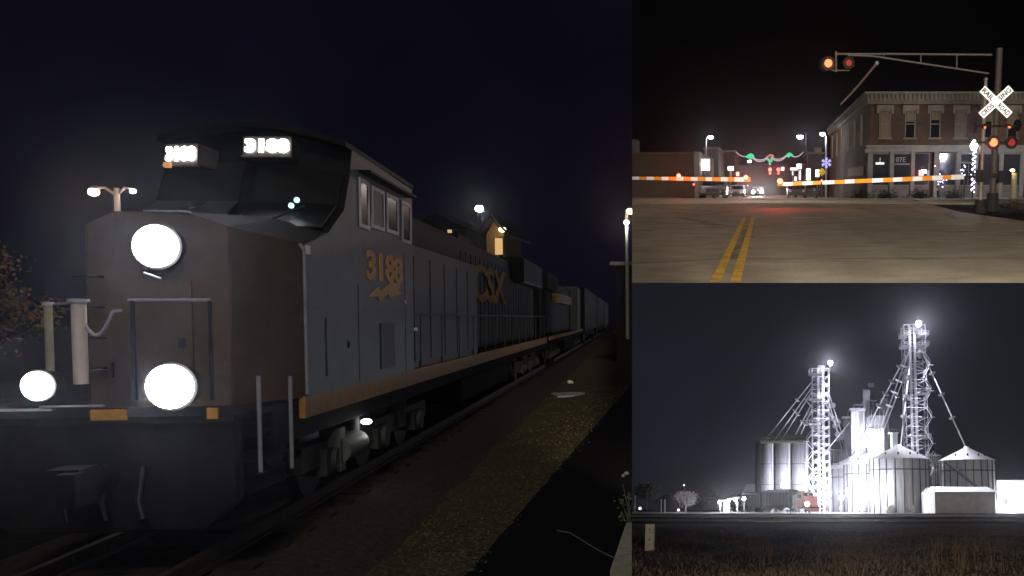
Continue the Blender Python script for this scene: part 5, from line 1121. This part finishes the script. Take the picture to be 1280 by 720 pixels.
a, b, pk = G.at(924, 622, 262), G.at(952, 622, 262), G.at(933, 605, 262)
HO.part('wall', MB().box(a.x+.6, b.x, 262, 270, 0, a.z), mat('house_grey_siding', (.3, .3, .32), .8)); HO.part('roof', MB().add([(a.x, 261.5, a.z-.4), (pk.x, 261.5, pk.z), (b.x+1.5, 261.5, pk.z), (b.x+1.5, 261.5, a.z-.4), (a.x, 270, a.z-.4), (pk.x, 270, pk.z), (b.x+1.5, 270, pk.z), (b.x+1.5, 270, a.z-.4)], [(0, 1, 2, 3), (4, 7, 6, 5), (0, 4, 5, 1), (1, 5, 6, 2), (2, 6, 7, 3)]), mat('house_roof_pale', (.42, .43, .46), .7))
HO.part('window', px_box(940, 943, 628, 633, 261.9, .08), dark_g)
floodlamp(930, 623, 240, .75, 9000, 'white lamp glaring in front of the small pale-roofed house', off=(0, -1.5, 1))
bark_p = mat('bark_pale', (.36, .3, .32), .9); tw = mat('twig_pale', (.34, .32, .32), .9)
b = G.at(857, 641, 250); tree(G, 'bare pale tree lit by a lamp, left of the canopy', (b.x, 250, 0), 6, .75, 2.4, 1500, .3, (tw,), None, 5, .22, bark_p, up=.6); lamp(G, G.at(850, 633, 240), 900, (1, .9, .95), .4)
dkl = mat('dark_conifer', (.035, .035, .03), .9); dkb = mat('dark_bush', (.05, .045, .047), .9)
b = G.at(808, 641, 255); tree(G, 'tall dark tree left of the pale bare tree', (b.x, 255, 0), 8, .9, 3.6, 1300, .4, (dkl,), 'R', 8, .3)
b = G.at(880, 641, 262); tree(G, 'dim purplish bare tree just left of the canopy', (b.x, 262, 0), 6, .9, 2.9, 1300, .3, (dkb,), 'R', 11, .2)
for u, v0, v1, lab in ((793.5, 620, 634, 'thin pale pole at the far left of the elevator yard'), (826.5, 625, 634, 'short pale pole, left one of a close pair'), (831, 625, 634, 'short pale pole, right one of a close pair')):
    a, c = G.at(u, v1, 230), G.at(u, v0, 230); single(G, 'pole', MB().cyl((a.x, 230, 0), (c.x, 230, c.z), .17, n=6).ball((c.x, 230, c.z), .2, 8, 6), mat('pale_post', (.6, .58, .6), .6), lab, 'pole')
for u, v, r, lab in ((800, 635.5, .38, 'small white lamp low beside the tall dark tree'), (848, 637.5, .34, 'small pinkish lamp at the foot of the pale bare tree'), (855, 606.5, .24, 'tiny lamp above the crown of the pale bare tree')):
    c = G.at(u, v, 236); th = Thing(G, 'yard_lamp', lab, 'lamp', (c.x, 236, 0)); th.part('bulb', MB().ball(c, r, 8, 6), emit('small_lamp', (1, .88, .95), 2.2)); th.part('post', MB().cyl((c.x, 236.2, 0), (c.x, 236.2, c.z), .06, n=5), steel_dark)
b = G.at(842, 641, 275); xa = G.at(818, 640, 275).x; HB = Thing(G, 'house', 'dark house behind the two short pale poles', 'house', (b.x, 275, 0)); HB.part('wall', MB().box(xa, G.at(846, 640, 275).x, 275, 283, 0, 3.2), seam); HB.part('roof', MB().xz([(xa-.4, 3.2), (G.at(847, 640, 275).x, 3.2), (G.at(832, 640, 275).x, 5.6)], 274.6, 283.4), black)
# the dark freight train, heading towards the right with an orange glow on its nose
p0, p1 = G.at(919, 641, 262), G.at(1018, 641, 214); dv = (p1-p0); dv.z = 0; ang = math.atan2(dv.y, dv.x); dh = dv.normalized()
def wagon(s0, ln, h, label, first=False):
    base = V(p1.x, p1.y, .2) - dh*s0; th = Thing(G, 'hopper_wagon', label, 'wagon', base, ang, 'dark hopper wagons behind the orange-lit locomotive')
    L = lambda mb: (setattr(mb, 'v', [th.loc @ p for p in mb.v]), mb)[1]
    th.part('body', L(MB().prism([(-1.5, 1.2), (1.5, 1.2), (1.6, 1.8), (1.6, h-.5), (1.0, h), (-1.0, h), (-1.6, h-.5), (-1.6, 1.8)], lambda p: (-ln, p[0], p[1]), lambda p: (-.6, p[0], p[1]))), mat('wagon_dark', (.009, .008, .009), .8, spec=.08))
    m = MB()
    for i in range(9): m.box(-ln+.3+i*(ln-1.2)/8, -ln+.42+i*(ln-1.2)/8, -1.68, -1.61, 1.8, h-.5)
    th.part('side_ribs', L(m), seam); th.part('roof_hatch', L(MB().box(-ln+1, -1.6, -.4, .4, h, h+.25)), seam)
    for i in range(3): th.part('hopper', L(MB().lathe((-ln+2+i*(ln-4)/2, 0, .35), [(.4, 0), (1.3, .9)], 4)), seam)
    for x in (-ln+2.2, -2.4):
        t = th.part('bogie', L(MB().box(x-1.2, x+1.2, -1.1, -.9, .3, .65)), black)
        for dx in (-.8, .8): th.part('wheel', L(MB().cyl((x+dx, -.85, .35), (x+dx, -.7, .35), .42, n=12)), black, t)
    return th
tot = dv.length; lnl = 10.0
wagon(lnl+.5, 18, 5.6, 'dark hopper wagon right behind the orange-lit locomotive'); wagon(lnl+19, 18, 5.2, 'dark hopper wagon, second behind the orange-lit locomotive'); 
if tot > 46: wagon(lnl+37.5, min(16, tot-lnl-37), 5.0, 'dark hopper wagon at the tail, beside the lit canopy')
base = V(p1.x, p1.y, .2); LO = Thing(G, 'shunting_locomotive', 'locomotive with an orange-lit nose and a glaring headlamp at the head of the hopper wagons', 'locomotive', base, ang)
L = lambda mb: (setattr(mb, 'v', [LO.loc @ p for p in mb.v]), mb)[1]
org = mat('loco_orange_body', (.3, .14, .09), .6, 0, .3, 1); LO.part('frame', L(MB().box(-lnl, 0, -1.5, 1.5, .9, 1.4)), steel_dark); LO.part('cab', L(MB().prism([(-1.5, 1.4), (1.5, 1.4), (1.5, 4.6), (.9, 5.2), (-.9, 5.2), (-1.5, 4.6)], lambda p: (-7.5, p[0], p[1]), lambda p: (-3.4, p[0], p[1]))), org)
LO.part('short_hood', L(MB().box(-3.4, -.6, -1.1, 1.1, 1.402, 3.9)), org, bevel=.1); LO.part('long_hood', L(MB().box(-lnl, -7.5, -1.1, 1.1, 1.402, 4.3)), steel_dark)
LO.part('window', L(MB().box(-3.398, -3.36, -1.2, -.2, 3.95, 4.7).box(-3.398, -3.36, .2, 1.2, 3.95, 4.7)), dark_g); LO.part('side_window', L(MB().box(-6.8, -4.2, -1.53, -1.502, 3.4, 4.4)), dark_g)
LO.part('pilot', L(MB().box(-.3, .1, -1.4, 1.4, .3, 1.1)), org); LO.part('handrail', L(MB().tube([(-.3, -1.4, 1.4), (-.3, -1.4, 2.5), (-3.3, -1.4, 2.5)], .06)), roof_s)
for x in (-lnl+2, -2.2):
    t = LO.part('bogie', L(MB().box(x-1.4, x+1.4, -1.1, -.9, .35, .75)), black)
    for dx in (-.9, .9): LO.part('wheel', L(MB().cyl((x+dx, -.85, .45), (x+dx, -.7, .45), .48, n=12)), black, t)
c = G.at(1009, 630, p1.y-3); LO.part('headlight', MB().ball(c, .55, 12, 8), emit('headlamp_orange', (1, .8, .66), 18)); lamp(G, c + V(.2, -1.6, .6), 700, (1, .5, .35), .3); c2 = G.at(999, 624, p1.y-3.5); lamp(G, c2+V(0, -1.5, 0), 500, (1, .6, .45), .2)

# ================================================================== light, sky, camera
# street lamps that stand behind the camera's shoulder
lamp(T, (-1.6, 3.2, 5.2), 260, (.96, .97, 1), .2, 'SPOT', (-5.6, 14, 1.2), R(74), .7)
lamp(G, (1.5, 8, 2.6), 4600, (1, .84, .66), .2, 'SPOT', (-1.5, 34, -.2), R(58), .5)
W = bpy.data.worlds.new('World'); SC.world = W; W.use_nodes = True; nt = W.node_tree; bg = nt.nodes['Background']
SUN_EL, SUN_AZ = R(42), R(160)            # azimuth from +Y (ahead) towards +X (right): behind and to the right of the camera
st = nt.nodes.new('ShaderNodeTexSky'); st.sky_type = 'NISHITA'; st.sun_disc = False; st.sun_elevation = SUN_EL; st.sun_rotation = SUN_AZ
nt.links.new(st.outputs['Color'], bg.inputs['Color']); bg.inputs['Strength'].default_value = .0006
sd = V(math.sin(SUN_AZ)*math.cos(SUN_EL), math.cos(SUN_AZ)*math.cos(SUN_EL), math.sin(SUN_EL))
sl = bpy.data.lights.new('sun', 'SUN'); sl.energy = .6; sl.angle = R(8); sl.color = (1, .93, .82)
so = bpy.data.objects.new('sun', sl); COL.objects.link(so); so.rotation_euler = (-sd).to_track_quat('-Z', 'Y').to_euler(); so.location = (0, 0, 50)
cd = bpy.data.cameras.new('camera'); co_ = bpy.data.objects.new('camera', cd); COL.objects.link(co_); SC.camera = co_
cd.sensor_width = 36; cd.lens = 36*F/1280; cd.shift_x = (640-PX)/1280; cd.shift_y = (PY-360)/1280; cd.clip_start = .05; cd.clip_end = 2000
co_.location = CAM; co_.rotation_euler = (math.pi/2 - AT, 0, 0)
hz = MB().box(-205, 205, -6, 446, -106, 120)  # haze box put in to give the lamps their halos
hm = bpy.data.materials.new('night_haze'); hm.use_nodes = True; nt = hm.node_tree; nt.nodes.clear()
pv = nt.nodes.new('ShaderNodeVolumePrincipled'); pv.inputs['Density'].default_value = .0002; pv.inputs['Anisotropy'].default_value = .955; pv.inputs['Color'].default_value = (.9, .92, 1, 1)
ot = nt.nodes.new('ShaderNodeOutputMaterial'); nt.links.new(pv.outputs[0], ot.inputs['Volume'])
hz_o = single(Frame(397, 2.25), 'haze', hz, hm, 'thin night haze added to glow round the lamps', 'haze', base=(0, 0, -106), kind='stuff')
SC.render.engine = 'CYCLES'; SC.view_settings.view_transform = 'Standard'; SC.view_settings.look = 'None'; SC.view_settings.exposure = 0; SC.view_settings.gamma = 1
SC.cycles.use_denoising = True; SC.cycles.max_bounces = 5; SC.cycles.sample_clamp_indirect = 4; SC.cycles.use_light_tree = True
